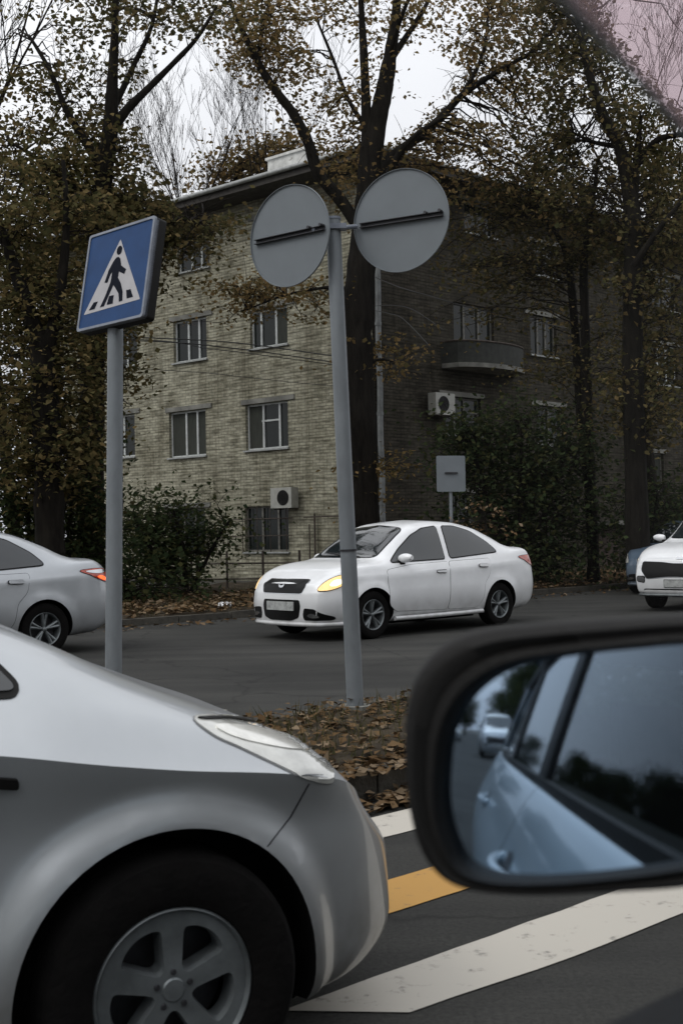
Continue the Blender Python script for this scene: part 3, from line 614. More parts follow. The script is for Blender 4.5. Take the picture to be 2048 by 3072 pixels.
def suv(name, label, loc, rz, pm):
    sp = SUV; t = empty(name, loc, label, 'car', rz); b, bvh = build_body(sp, t, pm); add_common(t, b, sp, bvh, pm, 'alloy'); F = ffront(1)
    patch('grille', t, rnd([(-.66, .66), (-.64, .80), (-.3, .79), (-.12, .77), (.12, .77), (.3, .79), (.64, .80), (.66, .66), (.56, .53), (.2, .56), (-.2, .56), (-.56, .53)], .04), F, bvh, M['blackgloss'], .007, .05, M['chrome'], .012)
    patch('badge', t, rnd([(-.08, .83), (-.08, .86), (.08, .86), (.08, .83)], .012), F, bvh, M['chrome'], .012, .05)
    patch('lower_intake', t, rnd([(-.66, .28), (-.60, .37), (.60, .37), (.66, .28)], .02), F, bvh, M['blackgloss'], .006, .05)
    patch('number_plate', t, rnd([(-.26, .40), (-.26, .51), (.26, .51), (.26, .40)], .01), F, bvh, M['plate'], .02, .06, M['black'], .008)
    for s in (-1, 1):
        fh = lambda u, v, s=s: (Vector((3.2, s*(2.2)+s*u, v)), Vector((-.78, -s*.62, 0)))
        patch('headlight', t, spl([(-.28, .80), (-.2, .88), (0, .93), (.10, .92), (.0, .84), (-.14, .80)], 5), fh, bvh, M['lampwhite'] if s < 0 else M['lampoff'], .012, .04, M['black'], .009)
        patch('fog_lamp', t, rnd([(s*.60, .47), (s*.72, .49), (s*.72, .56), (s*.60, .56)], .02), F, bvh, M['chrome'], .01, .05, M['black'], .012)
        mirror_small(t, s, .74, .80, 1.16, pm)
    mb = MB(); pts = []
    for i in range(21):
        yy = -.8+1.6*i/20; h = bvh.ray_cast(Vector((5, yy, .3)), Vector((-1, 0, 0)))
        if h[0]: pts.append(Vector((h[0].x, yy, .27)))
    mb.tube(pts, .022, 8); mb.build('skid_plate', M['rim'], t, smooth=60, local=True)
    mb = MB()
    for s in (-1, 1): mb.tube([(1.12, .12*s+.3, 1.15), (1.02, .12*s, 1.175), (.96, .12*s-.25, 1.2)], .008, 5)
    mb.build('wiper', M['black'], t, local=True)
    return t

# ---- near car filling the lower left: silver-white hatchback, nose to the right
NEAR = dict(L0=-3.35, L1=.735, xf=0, xr=-2.6, rw=.31, ra=.368, ty=.755, flare=.045, flw=.105, rr=.188, brk=(4,), sharp=28, n=300, sub=12,
    top=[(-3.35, .95), (-3.28, 1.2), (-3.0, 1.38), (-2.4, 1.47), (-1.6, 1.49), (-1.1, 1.43), (-.7, 1.29), (-.4, 1.175), (-.2, 1.09), (0, .99), (.2, .905), (.4, .83), (.55, .775), (.66, .71), (.735, .64)],
    belt=[(-3.35, .9), (-2.5, 1.06), (-1.5, 1.02), (-.6, .99), (-.3, .985), (0, .925), (.3, .835), (.54, .745), (.735, .61)],
    sh=[(-3.35, .86), (-2, .92), (-.6, .915), (-.39, .885), (-.15, .838), (0, .812), (.3, .765), (.54, .70), (.735, .565)], mid=[(-3.35, .6), (-1, .60), (0, .655), (.5, .58), (.735, .45)],
    zb=[(-3.35, .35), (-3, .24), (-1, .17), (.5, .17), (.735, .2)],
    w=[(-3.35, .66), (-3.2, .79), (-2.6, .86), (-1, .865), (0, .862), (.25, .84), (.40, .80), (.52, .735), (.63, .64), (.70, .55), (.735, .46)],
    fy=(0, .82, .95, .945, .995, .865), w6a=.76, w6b=.10,
    offF=(0, .02, .04, .03, -.08, -.14, -.17, -.19, -.20), offR=(0, 0, .03, .05, .03, 0, 0, 0, 0))
NEAR['doors'] = [('front_door', None, [(-.42, .93), (-.47, .45), (-.52, .3), (-1.45, .3), (-1.5, .98), (-.8, .96)], (-1.32, .86)),
                 ('rear_door', None, [(-1.51, .98), (-1.46, .3), (-2.1, .3), (-2.22, .45), (-2.35, .8), (-2.4, 1.0)], (-2.25, .9))]
NEAR['glass'] = [([(-.315, 1.0), (-.37, 1.065), (-.72, 1.22), (-1.0, 1.33), (-1.42, 1.38), (-1.46, 1.03)], .03), ([(-1.56, 1.035), (-1.54, 1.38), (-2.1, 1.37), (-2.4, 1.27), (-2.55, 1.09)], .04)]
NEAR['wscreen'] = [(-.36, -.50), (-.28, 0), (-.36, .50), (-1.05, .45), (-1.12, 0), (-1.05, -.45)]
NEAR['rscreen'] = [(-3.2, -.5), (-3.25, 0), (-3.2, .5), (-2.9, .45), (-2.88, 0), (-2.9, -.45)]
def near_car():
    sp = NEAR; a = R(27); h = Vector((math.cos(a), math.sin(a), 0)); lp = Vector((-math.sin(a), math.cos(a), 0))
    wc = at(526, 2965, 2.66); base = Vector((wc.x, 2.66, 0)) + lp*(sp['ty']+.09)
    t = empty('near_car', base, 'silver white hatchback passing close by, nose to the right, cut off by the left edge', 'car', a)
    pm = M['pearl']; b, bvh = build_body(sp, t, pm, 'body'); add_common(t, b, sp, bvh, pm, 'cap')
    inv = rootmat(t).inverted(); i3 = inv.to_3x3()
    def fpix(u, v): return (inv @ CAMP, (i3 @ ray(u*1000, v*1000)).normalized())
    px = lambda L: [(a/1000, b/1000) for a, b in L]
    hl = patch('headlight', t, spl(px([(582, 2152), (680, 2148), (765, 2158), (850, 2186), (935, 2230), (985, 2280), (996, 2345), (925, 2338), (820, 2290), (717, 2241), (640, 2205)]), 5), fpix, bvh, M['lampoff'], .004, .014, M['seam'], .004)
    patch('reflector', hl, spl(px([(650, 2178), (760, 2184), (860, 2208), (935, 2245), (870, 2250), (740, 2225), (670, 2200)]), 5), fpix, bvh, M['reflector'], .0065, .014)
    patch('lamp_trim', hl, spl(px([(596, 2156), (690, 2155), (780, 2165), (780, 2169), (690, 2161), (615, 2162)]), 4), fpix, bvh, M['blackgloss'], .0075, .014)
    patch('side_marker', t, rnd(px([(-60, 2328), (56, 2335), (56, 2366), (-60, 2362)]), .012), fpix, bvh, M['black'], .010, .03)
    patch('bumper_seam', t, rnd(px([(925, 2350), (929, 2351), (873, 2452), (803, 2542), (799, 2540), (869, 2450)]), .001), fpix, bvh, M['steel_dark'], .0012, .01)
    F = ffront(1)
    patch('grille', t, rnd([(-.34, .56), (-.36, .62), (.36, .62), (.34, .56)], .02), F, bvh, M['blackgloss'], .007, .05, M['chrome'], .01)
    patch('lower_intake', t, rnd([(-.4, .26), (-.42, .42), (.42, .42), (.4, .26)], .03), F, bvh, M['blackgloss'], .006, .05)
    patch('number_plate', t, rnd([(-.26, .44), (-.26, .55), (.26, .55), (.26, .44)], .01), F, bvh, M['plate'], .02, .06, M['black'], .008)
    for s in (-1, 1):
        mirror_small(t, s, -.62, .74, 1.08, pm)
        mb = MB(); mb.tube([(-.42, s*.835, .215), (-1.2, s*.85, .21), (-2.2, s*.84, .215)], .035, 8); mb.build('side_skirt', pm, t, smooth=60, local=True)
    return t
near_car()

# ---- the white sedan coming down the far lanes
def place_by_wheels(sp, nearpt, heading):
    """nearpt: ground point under the near-side front wheel; the car's left side is towards the camera"""
    h = heading.normalized(); left = Vector((-h.y, h.x, 0))
    o = nearpt - h*sp['xf'] - left*(sp['ty']+.08)
    return o, math.atan2(h.y, h.x)
g1 = at(1120, 1915, 14.75); g2 = at(1502, 1878, 16.45)
hd = Vector((g1.x-g2.x, g1.y-g2.y, 0)); o, rz = place_by_wheels(SEDAN, Vector((g1.x, g1.y, 0)), hd)
sedan('white_sedan', 'white four-door sedan with lit yellow headlights driving behind the round signs', o, rz, M['white'])
# ---- silver car whose tail shows at the left edge
hs_ = Vector((-RD.x, -RD.y, 0)); lf = Vector((-hs_.y, hs_.x, 0)); rwp = at(136, 1884, 13.4)
o = Vector((rwp.x, 13.4, 0)) - hs_*SEDAN['xr'] - lf*(SEDAN['ty']+.08)
sedan('silver_sedan', 'silver sedan showing its tail and lit brake light behind the crossing sign pole', o, math.atan2(hs_.y, hs_.x), M['silver'], lit=False, brake=True)
# ---- white crossover and the car peeking out behind it
hh = Vector((-.60, -.80, 0)).normalized(); ll = Vector((-hh.y, hh.x, 0)); cpt = at(1908, 1790, 18.8)
o = Vector((cpt.x, 18.8, 0)) + ll*.78 - hh*2.10
suv('white_crossover', 'white crossover with wide dark grille cut off by the right edge', o, math.atan2(hh.y, hh.x), M['white'])
cpt = at(1876, 1740, 23.5); o = Vector((cpt.x, 23.5, 0)) + ll*.66 - hh*2.0
sedan('blue_sedan', 'blue-grey car nose mostly hidden behind the white crossover', o, math.atan2(hh.y, hh.x), M['navy'], lit=False)

# ------------------------------------------------------------------ ground
def sheet(name, corners, m, label=None, cat=None, kind='structure'):
    mb = MB(); mb.poly(corners); o = mb.build(name, m); return setp(o, kind=kind)
mb = MB(); mb.quad((-400, -400, -.012), (400, -400, -.012), (400, 400, -.012), (-400, 400, -.012)); setp(mb.build('ground', M['grassy']), kind='structure')
TN0, TN1, TF = 4.36, 6.22, 15.5
sheet('road', [rp(-150, -6, 0), rp(150, -6, 0), rp(150, TF, 0), rp(-150, TF, 0)], M['asphalt'])
def stripe(name, s0, s1, t0, t1, m, skew=0.0, bow=0.0):
    rng = random.Random(name+str(t0)); pts = []; n = 26; L = []
    for i in range(n+1): L.append((s0+(s1-s0)*i/n, t0+bow*max(0, 1-i/4)+rng.uniform(-.004, .004)))
    for i in range(n+1): L.append((s1-(s1-s0)*i/n+skew*(i/n), t1+rng.uniform(-.004, .004)))
    mb = MB(); mb.poly([rp(a, b, .004) for a, b in L]); return setp(mb.build(name, m), kind='structure')
stripe('crossing_stripe', 2.27, 6.6, 2.315, 2.62, M['roadwhite'], -.25, .05)
stripe('crossing_stripe', 2.25, 6.6, 3.02, 3.31, M['roadyellow'], .1)
stripe('crossing_stripe', 2.3, 6.6, 3.78, 4.08, M['roadwhite'], .05)
stripe('lane_line', 4.0, 5.2, 7.35, 7.46, M['roadwhite'])
# far-lane dashes are worn to almost nothing
# raised median strip with kerbs
def slab(name, t0, t1, z1, m, s0=-90, s1=90, rough=.02, n=180, k=6, seed=1):
    rng = random.Random(seed); mb = MB(); V = []
    for i in range(n+1):
        for j in range(k+1):
            e = 0 if j in (0, k) else rng.uniform(-rough, rough*1.5)
            V.append(tuple(rp(s0+(s1-s0)*i/n, t0+(t1-t0)*j/k, z1+e)))
    F = [(i*(k+1)+j, (i+1)*(k+1)+j, (i+1)*(k+1)+j+1, i*(k+1)+j+1) for i in range(n) for j in range(k)]
    mb.add(V, F); o = mb.build(name, m, smooth=60); return setp(o, kind='structure')
slab('median_soil', TN0+.12, TN1-.12, .135, M['soil'], -60, 60, .03, 260, 8)
for a, b in ((TN0, TN0+.13), (TN1-.13, TN1)):
    mb = MB(); rng = random.Random(5)
    s = -60
    while s < 60:
        dz = rng.uniform(-.006, .006); mb.box(rp(s+.004, a, -.01), RD*.985, RP*(b-a), (0, 0, .15+dz)); s += 1
    setp(mb.build('kerb', M['kerb']), kind='structure')
slab('verge', TF, TF+9, .10, M['soil'], -60, 80, .05, 200, 24, 3)
mb = MB(); s = -60; rng = random.Random(6)
while s < 80: mb.box(rp(s+.004, TF-.10, -.01), RD*.985, RP*.12, (0, 0, .12+rng.uniform(-.01, .004))); s += 1
setp(mb.build('kerb', M['kerb']), kind='structure')
def leafmesh(pts, size, rng, flat=.0, bend=.3):
    """small folded leaves at points; returns verts, faces (numpy)"""
    n = len(pts); P = np.array(pts, float).reshape(n, 3)
    a = rng.normal(size=(n, 3)); a[:, 2] *= (1-flat); a /= np.linalg.norm(a, axis=1)[:, None]
    up = rng.normal(size=(n, 3)); up[:, 2] += flat*6; c = np.cross(a, up); c /= np.linalg.norm(c, axis=1)[:, None]+1e-9
    nrm = np.cross(c, a); L = size*(.6+.8*rng.random(n))[:, None]; W = L*(.28+.2*rng.random(n))[:, None]
    v = np.stack([P-a*L*.5, P-a*L*.08+c*W+nrm*W*bend, P+a*L*.5, P-a*L*.08-c*W+nrm*W*bend], 1).reshape(-1, 3)
    b = np.arange(n)*4
    f = np.concatenate([np.stack([b, b+1, b+2], 1), np.stack([b, b+2, b+3], 1)])
    return v, f
def npmesh(name, v, f, m, parent=None, k=3):
    me = bpy.data.meshes.new(name); me.vertices.add(len(v)); me.vertices.foreach_set('co', np.asarray(v, np.float32).ravel())
    me.loops.add(len(f)*k); me.loops.foreach_set('vertex_index', np.asarray(f, np.int32).ravel())
    me.polygons.add(len(f)); me.polygons.foreach_set('loop_start', np.arange(len(f), dtype=np.int32)*k)
    me.materials.append(m); me.update(calc_edges=True); me.validate()
    o = bpy.data.objects.new(name, me); COL.objects.link(o)
    if parent is not None: o.parent = parent; o.matrix_parent_inverse = rootmat(parent).inverted()
    return o
nr = np.random.default_rng(4)
def scatter(name, n, s0, s1, t0, t1, z, size, zs=.03, pile=None):
    s = nr.uniform(s0, s1, n); t = nr.uniform(t0, t1, n); zz = z+np.abs(nr.normal(0, zs, n))
    pts = np.stack([RD.x*s+RP.x*t, RD.y*s+RP.y*t, zz], 1); v, f = leafmesh(pts, size, nr, .75)
    o = npmesh(name, v, f, M['leafG']); return setp(o, kind='stuff', label='brown fallen leaves', cat='leaves')
scatter('fallen_leaves', 12000, -3, 22, TN0+.1, TN1-.05, .15, .062, .022)
scatter('kerb_leaves', 5200, -1, 14, TN0-.06, TN0+.22, .135, .06, .012)
scatter('verge_leaves', 16000, -2, 32, TF+.0, TF+4.5, .12, .11, .05)
scatter('road_leaves', 500, 0, 25, TF-.9, TF-.05, .01, .09, .006)
scatter('gutter_leaves', 5200, -2, 14, TN0-.26, TN0+.02, .012, .06, .02)
# low ridges of raked leaves at the verge edge in front of the bushes
def heap(s, t, r, h, n, z0=.1):
    q = np.sqrt(nr.random(n)); th = nr.random(n)*2*math.pi
    ss = s+q*r*1.8*np.cos(th); tt = t+q*r*np.sin(th); z = z0+h*(1-q**2)*nr.random(n)
    pts = np.stack([RD.x*ss+RP.x*tt, RD.y*ss+RP.y*tt, z], 1); v, f = leafmesh(pts, .11, nr, .6)
    return v, f
# tufts of dry grass on the median
def tufts(name, n, s0, s1, t0, t1, z, hgt, m):
    s = nr.uniform(s0, s1, n); t = nr.uniform(t0, t1, n)
    b = np.stack([RD.x*s+RP.x*t, RD.y*s+RP.y*t, np.full(n, z)], 1)
    d = nr.normal(size=(n, 3))*.35; d[:, 2] = 1; H = hgt*(.4+nr.random(n))[:, None]; w = nr.normal(size=(n, 3)); w[:, 2] = 0; w /= np.linalg.norm(w, axis=1)[:, None]
    v = np.stack([b-w*.006, b+w*.006, b+d*H], 1).reshape(-1, 3); i = np.arange(n)*3
    o = npmesh(name, v, np.stack([i, i+1, i+2], 1), m); return setp(o, kind='stuff')
M['drygrass'] = leafmat('dry_grass', [(.10, .085, .04), (.05, .055, .025), (.16, .13, .07)], .3)
tufts('median_grass', 9000, -3, 22, TN0+.15, TN1-.1, .14, .09, M['drygrass'])
tufts('verge_grass', 9000, -2, 32, TF+.1, TF+6, .10, .16, M['drygrass'])
# ------------------------------------------------------------------ apartment building
GZ = .08
BO = at(1125, 1500, 31.6); BO = Vector((BO.x, BO.y, 0))
WL = Vector((-.769, .639, 0)).normalized(); NL = Vector((-WL.y*1, WL.x*1, 0)); NL = NL if NL.y < 0 else -NL
WR = Vector((.731, .682, 0)).normalized(); NR = Vector((WR.y, -WR.x, 0)); NR = NR if NR.y < 0 else -NR
def wl_hit(W, N, px, py):
    p = on_plane(px, py, BO, N); return (p-BO).dot(W), p.z
ZE = wl_hit(WL, NL, 700, 618)[1]
bld = empty('apartment_building', (BO.x, BO.y, GZ), 'four-storey pale brick apartment block with metal roof, one wall lit and one shaded', 'building')
def wall_mesh(name, W, N, length, z1, openings, m):
    """brick wall with real openings and reveals; openings = (d0, d1, z0, z1)"""
    ds = sorted({0, length} | {o[0] for o in openings} | {o[1] for o in openings}); zs = sorted({-.3, z1} | {o[2] for o in openings} | {o[3] for o in openings})
    mb = MB(); P = lambda d, z, dep=0: BO+W*d+Vector((0, 0, z))-N*dep
    for a, b in zip(ds[:-1], ds[1:]):
        for c, e in zip(zs[:-1], zs[1:]):
            mx, mz = (a+b)/2, (c+e)/2
            if any(o[0] < mx < o[1] and o[2] < mz < o[3] for o in openings): continue
            mb.quad(P(a, c), P(b, c), P(b, e), P(a, e), 0, [(a, c), (b, c), (b, e), (a, e)])
    for a, b, c, e in openings:
        for q, uv in (((P(a, c), P(a, c, .22), P(a, e, .22), P(a, e)), [(0, c), (.22, c), (.22, e), (0, e)]), ((P(b, c), P(b, e), P(b, e, .22), P(b, c, .22)), [(0, c), (0, e), (.22, e), (.22, c)]),
                      ((P(a, e), P(a, e, .22), P(b, e, .22), P(b, e)), [(a, 0), (a, .22), (b, .22), (b, 0)]), ((P(a, c), P(b, c), P(b, c, .22), P(a, c, .22)), [(a, 0), (b, 0), (b, .22), (a, .22)])):
            mb.quad(*q, 0, uv)
    return mb.build(name, m, bld, fixn=False)
def win(W, N, a, b, c, e, mull, trans=None, fm='winframe', lintel=True, sill=True, curtain=None, bars=False, fw=.055):
    P = lambda d, z, dep=0: BO+W*d+Vector((0, 0, z))-N*dep
    mb = MB()
    def bar(d0, d1, z0, z1, dep=.10, th=.05): mb.box(P(d0, z0, dep), W*(d1-d0), -N*th, (0, 0, z1-z0))
    bar(a+.002, b-.002, c+.002, c+fw); bar(a+.002, b-.002, e-fw, e-.002); bar(a+.002, a+fw, c+fw, e-fw); bar(b-fw, b-.002, c+fw, e-fw)
    for k in mull: bar(a+(b-a)*k-.035, a+(b-a)*k+.035, c+fw, e-fw, .092, .058)
    if trans: k0, k1, kz = trans; bar(a+(b-a)*k0, a+(b-a)*k1, c+(e-c)*kz-.025, c+(e-c)*kz+.025, .095, .05)
    w = mb.build('window', M[fm], bld)
    g = MB(); g.box(P(a+.01, c+.01, .135), W*(b-a-.02), -N*.012, (0, 0, e-c-.02)); g.build('pane', M['winglass'], w)
    if curtain:
        g = MB(); k0, k1 = curtain; n = 24
        for i in range(n):
            x0 = a+(b-a)*(k0+(k1-k0)*i/n); x1 = a+(b-a)*(k0+(k1-k0)*(i+1)/n)
            g.quad(P(x0, c+.05, .129+.002*(i % 2)), P(x1, c+.05, .129+.002*((i+1) % 2)), P(x1, e-.05, .129+.002*((i+1) % 2)), P(x0, e-.05, .129+.002*(i % 2)))
        g.build('curtain', M['curtain'], w)
    if sill: g = MB(); g.box(P(a-.05, c-.05, .14), W*(b-a+.10), N*.22, (0, 0, .045)); g.build('sill', M['sill'], w)
    if lintel: g = MB(); g.box(P(a-.28, e+.01, .02), W*(b-a+.42), N*.06, (0, 0, .14)); g.build('lintel', M['concrete'], w)
    if bars:
        g = MB()
        for k in (.35, .72): g.tube([P(a-.25, c+(e-c)*k, -.12), P(b+.9, c+(e-c)*k, -.12)], .016, 5)
        for k in (0, .36, .66, 1): g.tube([P(a+(b-a)*k, c, -.10), P(a+(b-a)*k, e, -.10)], .012, 5)
        g.build('window_bars', M['rust'], w)
    return w
def px_open(W, N, x0, x1, y0, y1):
    xm = (x0+x1)/2; ym = (y0+y1)/2
    d = sorted((wl_hit(W, N, x0, ym)[0], wl_hit(W, N, x1, ym)[0])); z = sorted((wl_hit(W, N, xm, y0)[1], wl_hit(W, N, xm, y1)[1]))
    return (d[0], d[1], z[0], z[1])
LW = [((508, 618, 1232, 1370), dict(mull=(.28, .58), curtain=(.02, .98))), ((737, 864, 1208, 1347), dict(mull=(.24, .62), trans=(.24, .66, .62), fm='winframe', curtain=(.64, .98))),
      ((521, 620, 957, 1083), dict(mull=(.28, .60))), ((750, 862, 925, 1040), dict(mull=(.35, .75), curtain=(.0, .35))),
      ((532, 628, 690, 810), dict(mull=(.3, .6))), ((757, 860, 650, 755), dict(mull=(.3, .65))),
      ((735, 866, 1518, 1655), dict(mull=(.27, .63), fm='wood_frame', bars=True, lintel=False)), ((503, 615, 1525, 1658), dict(mull=(.3, .6), fm='wood_frame')),
      ((330, 405, 1245, 1372), dict(mull=(.5,))), ((342, 412, 985, 1100), dict(mull=(.5,))), ((990, 1050, 1195, 1330), dict(mull=(.5,), fm='wood_frame'))]
LW = LW[:10]
RW = [((1336, 1442, 1193, 1306), dict(mull=(.30, .58), trans=(.58, .98, .62), fm='wood_frame')), ((1590, 1668, 950, 1068), dict(mull=(.35, .65), fm='wood_frame')),
      ((1392, 1482, 612, 705), dict(mull=(.5,), fm='wood_frame')), ((1360, 1480, 915, 1040), dict(mull=(.3, .66), fm='wood_frame', sill=False, lintel=False)),
      ((1610, 1690, 1220, 1335), dict(mull=(.5,), fm='wood_frame')), ((1950, 2030, 1035, 1155), dict(mull=(.33, .66), fm='winframe', curtain=(.05, .95))),
      ((1600, 1672, 735, 830), dict(mull=(.5,), fm='wood_frame')), ((1940, 1990, 1360, 1475), dict(mull=(.5,), fm='wood_frame', curtain=(.02, .98), sill=False)),
      ((2085, 2150, 1050, 1160), dict(mull=(.5,), fm='winframe')), ((1345, 1450, 1480, 1600), dict(mull=(.33, .66), fm='wood_frame')), ((1955, 2030, 830, 930), dict(mull=(.5,), fm='wood_frame'))]
LOP = [px_open(WL, NL, *q) for q, k in LW]; ROP = [px_open(WR, NR, *q) for q, k in RW]
LLEN = 13.5; RLEN = 30.0
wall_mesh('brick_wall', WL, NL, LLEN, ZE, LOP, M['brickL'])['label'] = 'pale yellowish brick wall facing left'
wall_mesh('brick_wall', WR, NR, RLEN, ZE, ROP, M['brickR'])['label'] = 'brick wall facing right, tree shade darkened into its colour'
for (q, k), o in zip(LW, LOP): win(WL, NL, *o, **k)
for (q, k), o in zip(RW, ROP): win(WR, NR, *o, **k)
# dark inside behind the panes, far walls, roof
PL = BO+WL*LLEN; PR = BO+WR*RLEN; INW = (WL+WR).normalized()
mb = MB(); zz = Vector((0, 0, 1))
i0 = BO+INW*.6; mb.quad(i0, PL+INW*.6, PL+INW*.6+zz*ZE, i0+zz*ZE); mb.quad(i0, PR+INW*.6, PR+INW*.6+zz*ZE, i0+zz*ZE); mb.build('inner_wall', M['liner'], bld)
mb = MB(); A = PL-NL*12; B = PR-NR*12
for a, b in ((PL, A), (PR, B)): mb.quad(a, b, b+zz*ZE, a+zz*ZE, 0, [(0, 0), (12, 0), (12, ZE), (0, ZE)])
mb.build('end_wall', M['brickR'], bld, fixn=False)
ov = .95
def corner_off(o):   # eave corner pushed out along both normals
    k = o/(1+NL.dot(NR)); return BO+(NL+NR)*k
mb = MB(); C0 = corner_off(ov); L0_ = PL+NL*ov+WL*ov; R0_ = PR+NR*ov+WR*ov
CI = corner_off(-.3); LI = PL-NL*.3; RI = PR-NR*.3
for a, b, c, d in ((C0, L0_, LI, CI), (C0, R0_, RI, CI)):
    mb.quad(a+zz*ZE, b+zz*ZE, c+zz*ZE, d+zz*ZE)
    mb.quad(a+zz*ZE, b+zz*ZE, b+zz*(ZE+.20), a+zz*(ZE+.20))
mb.build('eaves', M['eave'], bld)
mb = MB(); mb.tube([L0_+zz*(ZE+.23)+NL*.09, C0+zz*(ZE+.23)+(NL+NR)*.07, R0_+zz*(ZE+.23)+NR*.09], .07, 8); mb.build('gutter', M['sill'], bld, smooth=60)
mb = MB(); C1 = corner_off(ov+.05); hgt = 2.1; run = 6.0; CR = corner_off(-run); LR = PL-NL*run; RR = PR-NR*run; L1_ = L0_+NL*.05; R1_ = R0_+NR*.05
for a, b, c, d in ((C1, L1_, LR, CR), (C1, R1_, RR, CR)):
    mb.quad(a+zz*(ZE+.205), b+zz*(ZE+.205), c+zz*(ZE+hgt), d+zz*(ZE+hgt)); mb.quad(a+zz*(ZE+.205), b+zz*(ZE+.205), b+zz*(ZE+.26), a+zz*(ZE+.26))
    mb.quad(a+zz*(ZE+.26), b+zz*(ZE+.26), c+zz*(ZE+hgt+.05), d+zz*(ZE+hgt+.05))
mb.build('roof', M['roofmetal'], bld)
mb = MB(); cc = at(865, 492, 37.0)
mb.box(cc+WL*.9-zz*1.2, -WL*1.6, -NL*.8, zz*1.5); mb.box(cc+WL*.96+zz*.3+NL*.06, -WL*1.72, -NL*.92, zz*.08)
mb.build('chimney', mat('white_render', (.6, .6, .57), .85, var=.25, vscale=3), bld)
# drainpipe at the corner
mb = MB(); pp = []
rng = random.Random(3)
for i in range(14):
    z = ZE*(1-i/13)*.985+.5*(i/13); pp.append(BO+WR*(.16+rng.uniform(-.02, .02))+NR*.10+zz*z)
mb.tube(pp, .085, 10); [mb.tube([pp[i]-zz*.04, pp[i]+zz*.05], .1, 10) for i in (2, 5, 8, 11)]
mb.build('drainpipe', mat('drainpipe_zinc', (.17, .18, .18), .6, .2, var=.35, vscale=3), bld, smooth=50)
# balcony on the shaded wall
b0 = px_open(WR, NR, 1322, 1540, 1045, 1118)
P = lambda d, z, o=0: BO+WR*d+zz*z+NR*o
mb = MB(); n = 20; d0, d1, z0, z1 = b0; V = []
ar = []
for i in range(n+1):
    t = i/n; o = .95*min(1, (math.sin(math.pi*t))**.35) if 0 < t < 1 else 0; ar.append((d0+(d1-d0)*t, o))
for (a, oa), (b, ob) in zip(ar[:-1], ar[1:]):
    mb.quad(P(a, z0+.12, oa), P(b, z0+.12, ob), P(b, z1, ob), P(a, z1, oa)); mb.quad(P(a, z0+.12, oa-.04 if oa > .1 else 0), P(b, z0+.12, ob-.04 if ob > .1 else 0), P(b, z1, ob-.04 if ob > .1 else 0), P(a, z1, oa-.04 if oa > .1 else 0))
bal = mb.build('balcony', mat('balcony_panel', (.022, .024, .02), .8, var=.4, vscale=6), bld)
mb = MB(); mb.prism([P(a, z0, oa+.03) for a, oa in ar], zz*.13); mb.build('balcony_floor', M['concrete'], bal)
mb = MB(); mb.tube([P(a, z1+.03, oa) for a, oa in ar], .03, 6); mb.build('balcony_rail', M['rust'], bal)
# gas pipe on the pale wall
P = lambda d, z, o=0: BO+WL*d+zz*z+NL*o
mb = MB(); q1 = wl_hit(WL, NL, 950, 1540); q2 = wl_hit(WL, NL, 950, 1690)
mb.tube([P(q1[0], q1[1], .1), P(q1[0], q2[1], .1), P(q1[0], .2, .1)], .03, 6); mb.tube([P(q1[0]+.2, q1[1]-.3, .1), P(q1[0]+.2, .2, .1)], .022, 6)
mb.tube([P(.3, q1[1]-.1, .1), P(q1[0], q1[1]-.1, .1), P(q1[0]+.4, q1[1]-.1, .1)], .02, 6); mb.build('gas_pipe', M['rust'], bld, smooth=50)
# entrance door and canopy on the shaded wall, partly behind the trees
P = lambda d, z, o=0: BO+WR*d+zz*z+NR*o
q = px_open(WR, NR, 1790, 1850, 1580, 1760)
mb = MB(); mb.box(P(q[0], .1, .02), WR*(q[1]-q[0]), NR*.06, zz*(q[3]-.1)); mb.build('entrance_door', mat('brown_door', (.05, .03, .02), .7, var=.3, vscale=8), bld)
mb = MB(); mb.box(P(q[0]-.4, q[3]+.05, .0), WR*(q[1]-q[0]+.8), NR*.9, zz*.14); mb.build('entrance_canopy', M['concrete'], bld)
# thin render stains: hanging cable loops on the facade are real cables below
def acunit(W, N, px, py, w=.80, h=.58, dep=.30, label=''):
    d, z = wl_hit(W, N, px, py); P = lambda a, b, o: BO+W*(d+a)+zz*(z+b)+N*o
    sg = 1
    root = empty('air_conditioner', P(0, -h/2, .1), label, 'air conditioner')
    mb = MB(); mb.box(P(-w/2, -h/2, .12), W*w, N*dep, zz*h); c = mb.build('casing', M['acwhite'], root)
    mb = MB()
    for r_ in (.08, .13, .18, .215): 
        mb.tube([P(-.08+r_*math.cos(t*math.pi/12), r_*math.sin(t*math.pi/12), .12+dep+.008) for t in range(25)], .006, 5, caps=False)
    for t in range(8): a = t*math.pi/4; mb.tube([P(-.08, 0, .13+dep), P(-.08+.215*math.cos(a), .215*math.sin(a), .128+dep)], .005, 4)
    mb.build('fan_guard', M['black'], c)
    mb = MB(); mb.prism([P(-.08+.21*math.cos(t*math.pi/12), .21*math.sin(t*math.pi/12), .12+dep+.002) for t in range(24)], N*.003); mb.build('fan_opening', M['blackgloss'], c)
    mb = MB()
    for a in (-w*.35, w*.35): mb.tube([P(a, -h/2+.15, .0), P(a, -h/2-.03, .0), P(a, -h/2-.03, dep+.12)], .016, 4)
    mb.build('bracket', M['rust'], root)
acunit(WL, NL, 872, 1494, label='white air conditioner beside the barred ground window of the pale wall')
acunit(WR, NR, 1303, 1216, .8, .62, label='pale air conditioner on the shaded wall below the balcony')
acunit(WL, NL, 905, 980, .7, .5, label='air conditioner half hidden behind the round sign pole on the pale wall') if False else None

